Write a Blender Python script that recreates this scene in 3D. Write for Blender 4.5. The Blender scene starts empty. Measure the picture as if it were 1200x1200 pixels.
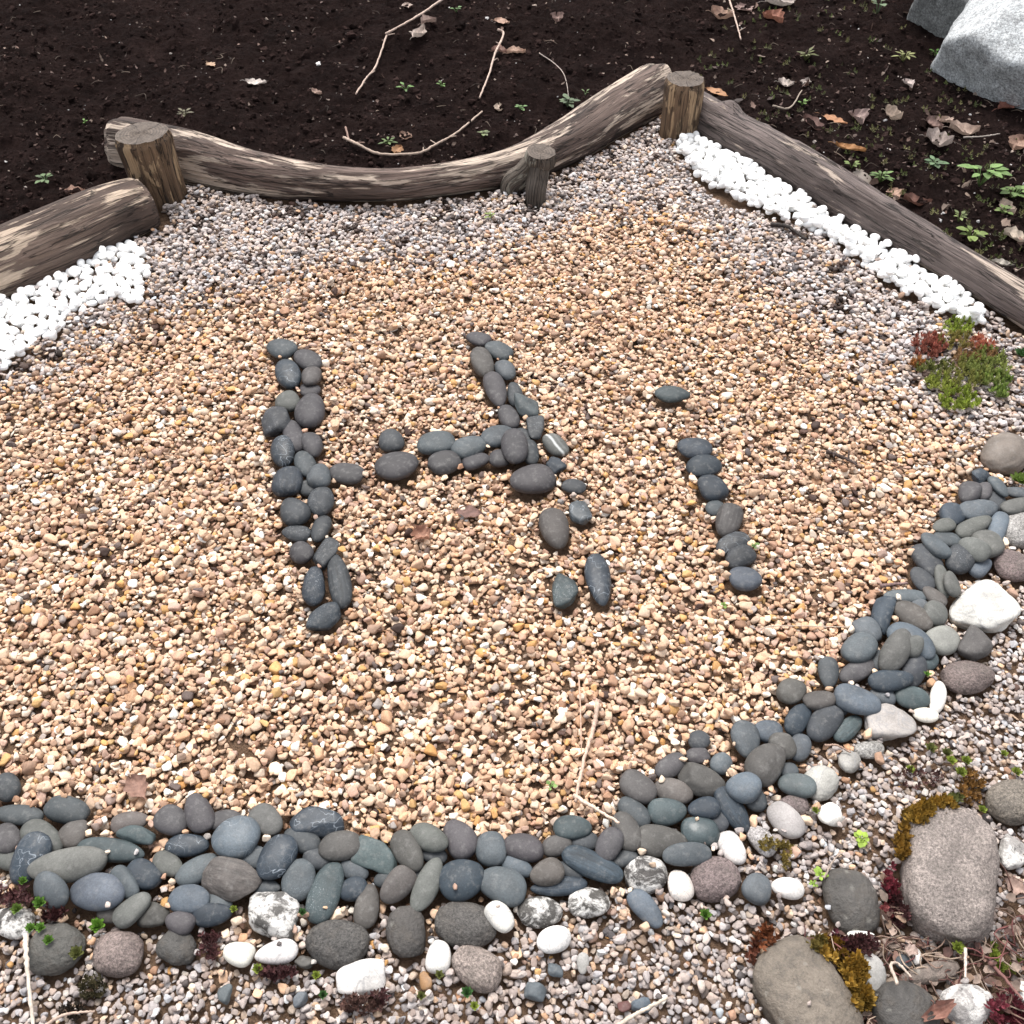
import bpy, bmesh, math, random
import numpy as np
from mathutils import Vector, Matrix
random.seed(7)
rng = np.random.default_rng(7)
SC = bpy.context.scene
COL = SC.collection
R = math.radians

# ------------------------------------------------------------------ camera
CAM_H, PITCH, FOV = 1.30, R(46.5), R(55.0)
cam_d = bpy.data.cameras.new('camera'); cam = bpy.data.objects.new('camera', cam_d); COL.objects.link(cam)
cam.location = (0, 0, CAM_H); cam.rotation_euler = (R(90) - PITCH, 0, 0)
cam_d.sensor_fit = 'HORIZONTAL'; cam_d.angle = FOV; cam_d.clip_start = 0.02; cam_d.clip_end = 500
SC.camera = cam
SC.render.resolution_x = SC.render.resolution_y = 1024

# ------------------------------------------------------------------ light
SUN_EL, SUN_AZ = R(62), R(-14)          # azimuth from +Y towards +X
wld = bpy.data.worlds.new('World'); SC.world = wld; wld.use_nodes = True
wn, wl = wld.node_tree.nodes, wld.node_tree.links
bg = wn['Background']
sky = wn.new('ShaderNodeTexSky'); sky.sky_type = 'NISHITA'; sky.sun_disc = False
sky.sun_elevation = SUN_EL; sky.sun_rotation = SUN_AZ
sky.air_density = 1.0; sky.dust_density = 4.0; sky.ozone_density = 1.0
hs = wn.new('ShaderNodeHueSaturation'); hs.inputs['Saturation'].default_value = 0.25
wl.new(sky.outputs[0], hs.inputs['Color']); wl.new(hs.outputs[0], bg.inputs['Color'])
bg.inputs['Strength'].default_value = 0.15
sun_d = bpy.data.lights.new('sun', 'SUN'); sun_d.energy = 1.3; sun_d.angle = R(28); sun_d.color = (1.0, 0.955, 0.90)
sun = bpy.data.objects.new('sun', sun_d); COL.objects.link(sun)
sd = Vector((math.sin(SUN_AZ) * math.cos(SUN_EL), math.cos(SUN_AZ) * math.cos(SUN_EL), math.sin(SUN_EL)))
sun.rotation_euler = sd.to_track_quat('Z', 'Y').to_euler(); sun.location = sd * 20
SC.view_settings.view_transform = 'Standard'; SC.view_settings.look = 'None'
SC.view_settings.exposure = 1.08; SC.view_settings.gamma = 1.0
SC.cycles.max_bounces = 6; SC.cycles.diffuse_bounces = 5; SC.cycles.glossy_bounces = 2

# ------------------------------------------------------------------ geometry helpers
TT = math.tan(FOV / 2)
FW = np.array([0, math.cos(PITCH), -math.sin(PITCH)]); UP = np.array([0, math.sin(PITCH), math.cos(PITCH)])
def px2g(u, v, z=0.0):
    """pixel of the 1200 px photograph -> point of the place at height z"""
    d = FW + np.array([1, 0, 0]) * ((u - 600) / 600 * TT) + UP * ((600 - v) / 600 * TT)
    k = (z - CAM_H) / d[2]
    return np.array([d[0] * k, d[1] * k, z])
def g2px(p):
    q = np.asarray(p, float) - np.array([0, 0, CAM_H])
    zz = q @ FW
    return np.array([600 + 600 * q[0] / zz / TT, 600 - 600 * (q @ UP) / zz / TT])
def mpp(v):                               # metres per photo pixel on the ground at that row
    d = FW + UP * ((600 - v) / 600 * TT)
    return (-CAM_H / d[2]) * TT / 600

_ICO = {}
def ico(sub):
    if sub not in _ICO:
        bm = bmesh.new(); bmesh.ops.create_icosphere(bm, subdivisions=sub, radius=1.0)
        bm.verts.ensure_lookup_table()
        v = np.array([x.co[:] for x in bm.verts]); f = np.array([[y.index for y in x.verts] for x in bm.faces])
        bm.free(); v /= np.linalg.norm(v, axis=1)[:, None]
        _ICO[sub] = (v, f)
    return _ICO[sub]

def wob(p, r, freq=2.0, n=6):             # smooth pseudo noise on points p, roughly -1..1
    out = np.zeros(len(p))
    for _ in range(n):
        k = r.normal(size=3) * freq
        out += np.sin(p @ k + r.uniform(0, 6.28))
    return out / math.sqrt(n * 0.5) * 0.6

def polytope(dirs, r, nf=14, p=9, lo=0.78, hi=1.0):
    n = r.normal(size=(nf, 3)); n /= np.linalg.norm(n, axis=1)[:, None]
    n = np.vstack([n, np.eye(3), -np.eye(3)])
    d = np.concatenate([r.uniform(lo, hi, nf), np.full(6, 1.0)])
    m = np.maximum(dirs @ n.T, 0) / d
    return (m ** p).sum(1) ** (-1 / p)

def mesh_np(name, v, f, mat=None, smooth=True, attrs=None, flat=None):
    v = np.asarray(v, np.float32); f = np.asarray(f, np.int32)
    me = bpy.data.meshes.new(name)
    k = f.shape[1]
    me.vertices.add(len(v)); me.vertices.foreach_set('co', v.ravel())
    me.loops.add(f.size); me.loops.foreach_set('vertex_index', f.ravel())
    me.polygons.add(len(f)); me.polygons.foreach_set('loop_start', np.arange(0, f.size, k, dtype=np.int32))
    me.update(calc_edges=True)
    if smooth: me.polygons.foreach_set('use_smooth', np.ones(len(f), bool) if flat is None else ~flat)
    for an, (typ, arr) in (attrs or {}).items():
        at = me.attributes.new(an, typ, 'POINT')
        key = {'FLOAT_COLOR': 'color', 'FLOAT': 'value'}.get(typ, 'vector')
        at.data.foreach_set(key, np.asarray(arr, np.float32).ravel())
    if mat: me.materials.append(mat)
    return me
def link(name, me, parent=None, loc=None):
    o = bpy.data.objects.new(name, me); COL.objects.link(o)
    if parent is not None: o.parent = parent
    if loc is not None: o.location = loc
    return o
def tag(o, label, cat, group=None):
    o['label'] = label; o['category'] = cat
    if group: o['group'] = group
    return o
def kind(o, k): o['kind'] = k; return o
def empty(name, loc):
    o = bpy.data.objects.new(name, None); COL.objects.link(o); o.location = loc; o.empty_display_size = 0.05
    return o

class Bag:                                # collects vertices, faces and colours into one mesh
    def __init__(s): s.v = []; s.f = []; s.c = []; s.fl = []; s.n = 0
    def add(s, v, f, c=None, flat=False):
        v = np.asarray(v, float); f = np.asarray(f, int)
        if f.shape[1] == 4: f = np.vstack([f[:, [0, 1, 2]], f[:, [0, 2, 3]]])
        s.fl.append(np.full(len(f), flat)); s.v.append(v); s.f.append(f + s.n); s.n += len(v)
        if c is not None:
            c = np.asarray(c, float)
            if c.ndim == 1: c = np.tile(c, (len(v), 1))
            s.c.append(np.hstack([c[:, :3], np.ones((len(v), 1))]))
    def mesh(s, name, mat, smooth=True):
        return mesh_np(name, np.vstack(s.v), np.vstack(s.f), mat, smooth,
                       {'tint': ('FLOAT_COLOR', np.vstack(s.c))} if s.c else None, np.concatenate(s.fl) if len(s.fl) == len(s.f) else None)

def catmull(pts, n):
    P = np.asarray(pts, float); P = np.vstack([2 * P[0] - P[1], P, 2 * P[-1] - P[-2]])
    out = []
    m = len(P) - 3
    for t in np.linspace(0, m - 1e-6, n):
        i = int(t); u = t - i; a, b, c, d = P[i:i + 4]
        out.append(0.5 * (2 * b + (c - a) * u + (2 * a - 5 * b + 4 * c - d) * u * u + (3 * b - a - 3 * c + d) * u ** 3))
    return np.array(out)
def frames(ax):
    t = np.gradient(ax, axis=0); t /= np.linalg.norm(t, axis=1)[:, None]
    ref = np.array([0, 0, 1.0])
    if abs(t[0] @ ref) > 0.9: ref = np.array([0, 1.0, 0])
    s = np.cross(t, ref); s /= np.linalg.norm(s, axis=1)[:, None]
    u = np.cross(s, t)
    return t, s, u
def tube(ax, rad, nseg=8):
    ax = np.asarray(ax, float); n = len(ax); rad = np.broadcast_to(rad, (n,))
    t, s, u = frames(ax)
    an = np.linspace(0, 2 * np.pi, nseg, endpoint=False)
    v = (ax[:, None] + rad[:, None, None] * (np.cos(an)[None, :, None] * s[:, None] + np.sin(an)[None, :, None] * u[:, None])).reshape(-1, 3)
    f = [[i * nseg + j, i * nseg + (j + 1) % nseg, (i + 1) * nseg + (j + 1) % nseg, (i + 1) * nseg + j] for i in range(n - 1) for j in range(nseg)]
    k = len(v); v = np.vstack([v, ax[0], ax[-1]])
    f += [[k, (j + 1) % nseg, j, j] for j in range(0)]
    tri = [[k, (j + 1) % nseg, j] for j in range(nseg)] + [[k + 1, (n - 1) * nseg + j, (n - 1) * nseg + (j + 1) % nseg] for j in range(nseg)]
    f = np.array(f); f = np.vstack([f[:, [0, 1, 2]], f[:, [0, 2, 3]], np.array(tri)])
    return v, f
def inpoly(x, y, poly):
    x = np.asarray(x); y = np.asarray(y); r = np.zeros(x.shape, bool); n = len(poly); j = n - 1
    for i in range(n):
        xi, yi = poly[i]; xj, yj = poly[j]
        c = ((yi > y) != (yj > y)) & (x < (xj - xi) * (y - yi) / (yj - yi + 1e-12) + xi)
        r ^= c; j = i
    return r
def gpoly(pts, z=0.0): return [tuple(px2g(u, v, z)[:2]) for u, v in pts]
def vnoise(x, y, cell, seed):             # smooth value noise -1..1
    r = np.random.default_rng(seed); L = r.uniform(-1, 1, (256, 256))
    gx, gy = x / cell, y / cell; ix, iy = np.floor(gx).astype(int), np.floor(gy).astype(int)
    fx, fy = gx - ix, gy - iy; fx = fx * fx * (3 - 2 * fx); fy = fy * fy * (3 - 2 * fy)
    g = lambda a, b: L[a % 256, b % 256]
    return (g(ix, iy) * (1 - fx) + g(ix + 1, iy) * fx) * (1 - fy) + (g(ix, iy + 1) * (1 - fx) + g(ix + 1, iy + 1) * fx) * fy

# ------------------------------------------------------------------ materials
def new_mat(name):
    m = bpy.data.materials.new(name); m.use_nodes = True
    nt = m.node_tree; b = nt.nodes['Principled BSDF']
    return m, nt, nt.nodes, nt.links, b
def N(nt, typ, **kw):
    n = nt.nodes.new(typ)
    for k, v in kw.items():
        if k in n.inputs: n.inputs[k].default_value = v
        else: setattr(n, k, v)
    return n
def noise(nt, vec, scale, detail=4, rough=0.55, dist=0.0):
    n = N(nt, 'ShaderNodeTexNoise'); n.inputs['Scale'].default_value = scale; n.inputs['Detail'].default_value = detail
    n.inputs['Roughness'].default_value = rough; n.inputs['Distortion'].default_value = dist
    if vec is not None: nt.links.new(vec, n.inputs['Vector'])
    return n.outputs['Fac']
def ramp(nt, fac, stops, interp='LINEAR'):
    n = N(nt, 'ShaderNodeValToRGB'); cr = n.color_ramp; cr.interpolation = interp
    while len(cr.elements) > len(stops): cr.elements.remove(cr.elements[-1])
    while len(cr.elements) < len(stops): cr.elements.new(0.5)
    for e, (p, c) in zip(cr.elements, stops):
        e.position = p; e.color = (*c, 1) if not np.isscalar(c) else (c, c, c, 1)
    nt.links.new(fac, n.inputs['Fac']); return n.outputs['Color']
def mix(nt, fac, a, b, mode='MIX'):
    n = N(nt, 'ShaderNodeMix'); n.data_type = 'RGBA'; n.blend_type = mode
    for s, x in ((n.inputs[0], fac), (n.inputs[6], a), (n.inputs[7], b)):
        if isinstance(x, (int, float)): s.default_value = x
        elif isinstance(x, tuple): s.default_value = (*x, 1)
        else: nt.links.new(x, s)
    return n.outputs[2]
def math_(nt, op, a, b=0.0):
    n = N(nt, 'ShaderNodeMath'); n.operation = op
    for s, x in ((n.inputs[0], a), (n.inputs[1], b)):
        if isinstance(x, (int, float)): s.default_value = x
        else: nt.links.new(x, s)
    return n.outputs[0]
def bump(nt, b, h, strength, dist):
    n = N(nt, 'ShaderNodeBump'); n.inputs['Strength'].default_value = strength; n.inputs['Distance'].default_value = dist
    nt.links.new(h, n.inputs['Height']); nt.links.new(n.outputs[0], b.inputs['Normal'])
def attr(nt, name, typ='GEOMETRY'):
    n = N(nt, 'ShaderNodeAttribute'); n.attribute_type = typ; n.attribute_name = name; return n
def ovec(nt, jitter=True):
    """object coordinates shifted per object so that no two stones share a pattern"""
    tc = N(nt, 'ShaderNodeTexCoord'); oi = N(nt, 'ShaderNodeObjectInfo')
    a = N(nt, 'ShaderNodeVectorMath'); a.operation = 'ADD'; s = N(nt, 'ShaderNodeVectorMath'); s.operation = 'SCALE'
    cb = N(nt, 'ShaderNodeCombineXYZ')
    for i in range(3): nt.links.new(oi.outputs['Random'], cb.inputs[i])
    nt.links.new(cb.outputs[0], s.inputs[0]); s.inputs['Scale'].default_value = 37.0
    nt.links.new(tc.outputs['Object'], a.inputs[0]); nt.links.new(s.outputs[0], a.inputs[1])
    return a.outputs[0]

def stone_mat(name, pat):
    m, nt, nd, lk, b = new_mat(name)
    v = ovec(nt); base = attr(nt, 'tone', 'OBJECT').outputs['Color']
    big = noise(nt, v, 26, 3); fine = noise(nt, v, 420, 3, 0.7); mid = noise(nt, v, 110, 5, 0.65)
    c = mix(nt, 1.0, base, ramp(nt, big, [(0.3, 0.72), (0.7, 1.25)]), 'MULTIPLY')
    c = mix(nt, 1.0, c, ramp(nt, fine, [(0.3, 0.80), (0.7, 1.2)]), 'MULTIPLY')
    dust = ramp(nt, mid, [(0.52, 0.0), (0.75, 1.0)])
    b.inputs['Roughness'].default_value = 0.62
    b.inputs['Specular IOR Level'].default_value = 0.36
    hb = mid; bs = 0.25
    if pat in ('plain', 'vein', 'speck', 'stripe', 'wet', 'layer'):
        c = mix(nt, math_(nt, 'MULTIPLY', dust, 0.24), c, (0.30, 0.29, 0.275))
    if pat == 'vein':
        w = noise(nt, v, 38, 2, 0.4, 0.6); w2 = noise(nt, v, 60, 2, 0.4, 0.8)
        l1 = ramp(nt, math_(nt, 'ABSOLUTE', math_(nt, 'SUBTRACT', w, 0.5)), [(0.0, 1.0), (0.010, 0.0)])
        l2 = ramp(nt, math_(nt, 'ABSOLUTE', math_(nt, 'SUBTRACT', w2, 0.52)), [(0.0, 0.6), (0.010, 0.0)])
        vm = ramp(nt, noise(nt, v, 17, 2, 0.5), [(0.42, 0.1), (0.60, 0.85)])
        c = mix(nt, math_(nt, 'MULTIPLY', math_(nt, 'MAXIMUM', l1, math_(nt, 'MULTIPLY', l2, 0.6)), vm), c, (0.34, 0.38, 0.42))
        b.inputs['Roughness'].default_value = 0.5
    if pat == 'stripe':
        sx = N(nt, 'ShaderNodeSeparateXYZ'); tc = N(nt, 'ShaderNodeTexCoord'); lk.new(tc.outputs['Object'], sx.inputs[0])
        q = math_(nt, 'ADD', sx.outputs['Y'], math_(nt, 'MULTIPLY', math_(nt, 'SUBTRACT', big, 0.5), 0.012))
        l1 = ramp(nt, math_(nt, 'ABSOLUTE', math_(nt, 'SUBTRACT', q, 0.003)), [(0.0, 1.0), (0.0008, 0.0)])
        l2 = ramp(nt, math_(nt, 'ABSOLUTE', math_(nt, 'ADD', q, 0.007)), [(0.0, 0.6), (0.0006, 0.0)])
        c = mix(nt, math_(nt, 'MAXIMUM', l1, math_(nt, 'MULTIPLY', l2, 0.15)), c, (0.42, 0.43, 0.42))
    if pat == 'layer':
        mp = N(nt, 'ShaderNodeMapping'); mp.inputs['Scale'].default_value = (14, 190, 260); lk.new(v, mp.inputs['Vector'])
        ly = noise(nt, mp.outputs[0], 1.0, 4, 0.6)
        c = mix(nt, 1.0, c, ramp(nt, ly, [(0.3, 0.62), (0.7, 1.35)]), 'MULTIPLY'); hb = ly; bs = 0.5
    if pat == 'speck':
        sp = ramp(nt, noise(nt, v, 520, 2, 0.7), [(0.60, 0.0), (0.72, 1.0)])
        pt = ramp(nt, big, [(0.42, 0.0), (0.62, 1.0)])
        c = mix(nt, math_(nt, 'MULTIPLY', math_(nt, 'MULTIPLY', sp, pt), 0.65), c, (0.38, 0.40, 0.42)); bs = 0.45
    if pat == 'wet': b.inputs['Roughness'].default_value = 0.3
    if pat == 'lichen':
        pa = ramp(nt, noise(nt, v, 34, 8, 0.72, 0.5), [(0.44, 0.0), (0.54, 1.0)])
        c = mix(nt, math_(nt, 'MULTIPLY', pa, 0.9), c, (0.62, 0.60, 0.57))
        dk = ramp(nt, noise(nt, v, 130, 6, 0.75), [(0.56, 0.0), (0.64, 1.0)])
        c = mix(nt, math_(nt, 'MULTIPLY', dk, 0.75), c, (0.06, 0.055, 0.052)); bs = 1.0
    if pat in ('granite', 'coarse'):
        g1 = ramp(nt, noise(nt, v, 300 if pat == 'granite' else 150, 5, 0.85), [(0.38, 0.42), (0.5, 1.0), (0.62, 1.65)])
        c = mix(nt, 1.0, c, g1, 'MULTIPLY')
        st = ramp(nt, noise(nt, v, 34, 8, 0.75), [(0.50, 0.0), (0.62, 1.0)])
        c = mix(nt, math_(nt, 'MULTIPLY', st, 0.40), c, (0.12, 0.105, 0.09) if pat == 'granite' else (0.10, 0.10, 0.098)); bs = 1.0
    if pat == 'spots':
        vo = N(nt, 'ShaderNodeTexVoronoi'); vo.inputs['Scale'].default_value = 46; lk.new(v, vo.inputs['Vector'])
        ring = ramp(nt, math_(nt, 'ADD', vo.outputs['Distance'], math_(nt, 'MULTIPLY', mid, 0.9)), [(0.50, 1.0), (0.66, 0.0)])
        c = mix(nt, math_(nt, 'MULTIPLY', ring, 0.36), c, (0.34, 0.33, 0.29))
        dk = ramp(nt, noise(nt, v, 60, 6, 0.7), [(0.5, 0.0), (0.62, 1.0)])
        c = mix(nt, math_(nt, 'MULTIPLY', dk, 0.6), c, (0.075, 0.065, 0.055)); bs = 1.0
    if pat == 'marble':
        w = noise(nt, v, 24, 3, 0.5, 0.8)
        l1 = ramp(nt, math_(nt, 'ABSOLUTE', math_(nt, 'SUBTRACT', w, 0.5)), [(0.0, 1.0), (0.022, 0.0)])
        c = mix(nt, math_(nt, 'MULTIPLY', l1, 0.5), c, (0.22, 0.22, 0.23))
        dk = ramp(nt, noise(nt, v, 90, 6, 0.75), [(0.58, 0.0), (0.70, 1.0)])
        c = mix(nt, math_(nt, 'MULTIPLY', dk, 0.5), c, (0.28, 0.26, 0.235)); bs = 0.3
    lk.new(c, b.inputs['Base Color'])
    bump(nt, b, hb, bs, 0.0045 if pat in ('granite', 'coarse', 'spots', 'lichen') else 0.0022)
    return m
PAT = {p: stone_mat('stone_' + p, p) for p in ('plain', 'vein', 'speck', 'stripe', 'wet', 'layer', 'lichen', 'granite', 'spots', 'marble', 'coarse')}

def tint_mat(name, rough=0.75, scale=260, amp=0.28, trans=0.0, bs=0.3, bd=0.001):
    m, nt, nd, lk, b = new_mat(name)
    tc = N(nt, 'ShaderNodeTexCoord'); n1 = noise(nt, tc.outputs['Object'], scale, 4, 0.65)
    c = mix(nt, 1.0, attr(nt, 'tint').outputs['Color'], ramp(nt, n1, [(0.28, 1 - amp), (0.72, 1 + amp)]), 'MULTIPLY')
    lk.new(c, b.inputs['Base Color']); b.inputs['Roughness'].default_value = rough
    b.inputs['Specular IOR Level'].default_value = 0.35
    bump(nt, b, n1, bs, bd)
    if trans > 0:
        out = nd['Material Output']; tr = N(nt, 'ShaderNodeBsdfTranslucent'); lk.new(c, tr.inputs['Color'])
        mx = N(nt, 'ShaderNodeMixShader'); mx.inputs[0].default_value = trans
        lk.new(b.outputs[0], mx.inputs[1]); lk.new(tr.outputs[0], mx.inputs[2]); lk.new(mx.outputs[0], out.inputs['Surface'])
    return m
M_GRAVEL = tint_mat('gravel_stone', 0.72, 300, 0.22)
M_CLOD = tint_mat('soil_clod', 1.0, 420, 0.5, 0.0, 1.0, 0.006)
M_CLOD.node_tree.nodes['Principled BSDF'].inputs['Specular IOR Level'].default_value = 0.03
M_LEAF = tint_mat('leaf', 0.6, 90, 0.3, 0.25, 0.4, 0.002)
M_DRYLEAF = tint_mat('dry_leaf', 0.7, 120, 0.35, 0.15, 0.5, 0.002)
M_TWIG = tint_mat('twig_bark', 0.75, 160, 0.35)

def white_mat():
    m, nt, nd, lk, b = new_mat('white_pebble')
    v = ovec(nt); n1 = noise(nt, v, 120, 4)
    lk.new(ramp(nt, n1, [(0.3, (0.88, 0.875, 0.86)), (0.7, (0.93, 0.93, 0.92))]), b.inputs['Base Color'])
    b.inputs['Roughness'].default_value = 0.6; bump(nt, b, n1, 0.2, 0.001); return m
M_WHITE = white_mat()

def soil_mat():
    m, nt, nd, lk, b = new_mat('soil')
    tc = N(nt, 'ShaderNodeTexCoord'); v = tc.outputs['Object']
    n1 = noise(nt, v, 9, 6, 0.6); n2 = noise(nt, v, 90, 8, 0.7); n3 = noise(nt, v, 420, 4, 0.7)
    c = ramp(nt, n1, [(0.3, (0.0105, 0.0064, 0.0058)), (0.7, (0.030, 0.0185, 0.0165))])
    c = mix(nt, 1.0, c, ramp(nt, n2, [(0.3, 0.55), (0.72, 1.6)]), 'MULTIPLY')
    sp = ramp(nt, n3, [(0.70, 0.0), (0.78, 1.0)])
    c = mix(nt, math_(nt, 'MULTIPLY', sp, 0.25), c, (0.10, 0.08, 0.07))
    bed = attr(nt, 'bed').outputs['Fac']
    dirt = ramp(nt, n2, [(0.3, (0.15, 0.092, 0.060)), (0.7, (0.34, 0.225, 0.15))])
    c = mix(nt, bed, c, dirt)
    lk.new(c, b.inputs['Base Color']); b.inputs['Roughness'].default_value = 1.0; b.inputs['Specular IOR Level'].default_value = 0.03
    bump(nt, b, math_(nt, 'ADD', n2, math_(nt, 'MULTIPLY', n3, 0.6)), 1.0, 0.022); return m
M_SOIL = soil_mat()

def wood_mat(name, dark, mid, pale, cover, warm=0.0, lscale=3.0):
    """weathered wood; attribute 'grain' = (along, across, across)"""
    m, nt, nd, lk, b = new_mat(name)
    g = attr(nt, 'grain').outputs['Vector']
    def mp(s):
        q = N(nt, 'ShaderNodeMapping'); q.inputs['Scale'].default_value = s; lk.new(g, q.inputs['Vector']); return q.outputs[0]
    fib = noise(nt, mp((5, 150, 150)), 1.0, 6, 0.65); patch = noise(nt, mp((lscale, 21, 21)), 1.0, 7, 0.60, 0.3)
    patch2 = noise(nt, mp((2.0, 8, 8)), 1.0, 4, 0.6); fine = noise(nt, mp((40, 420, 420)), 1.0, 3, 0.7)
    crack = noise(nt, mp((3.5, 70, 70)), 1.0, 3, 0.5)
    c = mix(nt, ramp(nt, patch2, [(0.40, 0.0), (0.60, 1.0)]), dark, mid)
    c = mix(nt, 1.0, c, ramp(nt, fib, [(0.28, 0.62), (0.72, 1.4)]), 'MULTIPLY')
    pm = ramp(nt, math_(nt, 'ADD', patch, math_(nt, 'MULTIPLY', math_(nt, 'SUBTRACT', fib, 0.5), 0.30)), [(cover, 0.0), (cover + 0.035, 1.0)])
    pm = math_(nt, 'MULTIPLY', pm, math_(nt, 'SUBTRACT', 1.0, attr(nt, 'bark').outputs['Fac']))
    pc = mix(nt, 1.0, pale, ramp(nt, fib, [(0.25, 0.70), (0.7, 1.2)]), 'MULTIPLY')
    c = mix(nt, pm, c, pc)
    cm = ramp(nt, math_(nt, 'ABSOLUTE', math_(nt, 'SUBTRACT', crack, 0.5)), [(0.0, 1.0), (0.022, 0.0)])
    c = mix(nt, math_(nt, 'MULTIPLY', cm, 0.85), c, (0.03, 0.024, 0.02))
    c = mix(nt, 1.0, c, ramp(nt, fine, [(0.3, 0.85), (0.7, 1.15)]), 'MULTIPLY')
    lk.new(c, b.inputs['Base Color']); b.inputs['Roughness'].default_value = 0.8; b.inputs['Specular IOR Level'].default_value = 0.3
    h = math_(nt, 'SUBTRACT', math_(nt, 'ADD', fib, math_(nt, 'MULTIPLY', pm, -0.35)), math_(nt, 'MULTIPLY', cm, 0.8))
    bump(nt, b, h, 1.0, 0.010); return m
M_LOG = wood_mat('log_wood', (0.066, 0.045, 0.037), (0.168, 0.120, 0.100), (0.52, 0.42, 0.34), 0.505)
M_LOGBARK = wood_mat('log_bark', (0.074, 0.051, 0.041), (0.195, 0.138, 0.110), (0.50, 0.39, 0.30), 0.51)
M_LOGGREY = wood_mat('log_grey', (0.066, 0.050, 0.045), (0.152, 0.120, 0.110), (0.42, 0.34, 0.28), 0.575)
M_POST = wood_mat('post_wood', (0.062, 0.038, 0.025), (0.165, 0.105, 0.064), (0.38, 0.26, 0.155), 0.535, lscale=9)
M_STUB = wood_mat('stump_wood', (0.055, 0.042, 0.034), (0.12, 0.10, 0.082), (0.25, 0.23, 0.19), 0.56, lscale=9)

def end_mat():
    m, nt, nd, lk, b = new_mat('end_grain')
    tc = N(nt, 'ShaderNodeTexCoord'); v = tc.outputs['Object']
    w = N(nt, 'ShaderNodeTexWave'); w.wave_type = 'RINGS'; w.rings_direction = 'Z'; w.inputs['Scale'].default_value = 42
    w.inputs['Distortion'].default_value = 3.0; w.inputs['Detail'].default_value = 3; lk.new(v, w.inputs['Vector'])
    n1 = noise(nt, v, 45, 6, 0.7)
    c = ramp(nt, n1, [(0.3, (0.055, 0.042, 0.034)), (0.7, (0.15, 0.12, 0.098))])
    c = mix(nt, 1.0, c, ramp(nt, w.outputs['Fac'], [(0.0, 0.78), (1.0, 1.15)]), 'MULTIPLY')
    gr = N(nt, 'ShaderNodeTexGradient'); gr.gradient_type = 'RADIAL'; lk.new(v, gr.inputs['Vector'])
    a = math_(nt, 'ADD', math_(nt, 'MULTIPLY', gr.outputs['Fac'], 5.0), math_(nt, 'MULTIPLY', n1, 0.5))
    cr = ramp(nt, math_(nt, 'ABSOLUTE', math_(nt, 'SUBTRACT', math_(nt, 'FRACT', a), 0.5)), [(0.0, 1.0), (0.03, 0.0)])
    c = mix(nt, math_(nt, 'MULTIPLY', cr, 0.7), c, (0.03, 0.024, 0.02))
    lk.new(c, b.inputs['Base Color']); b.inputs['Roughness'].default_value = 0.9
    bump(nt, b, math_(nt, 'SUBTRACT', n1, cr), 0.6, 0.004); return m
M_END = end_mat()

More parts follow.
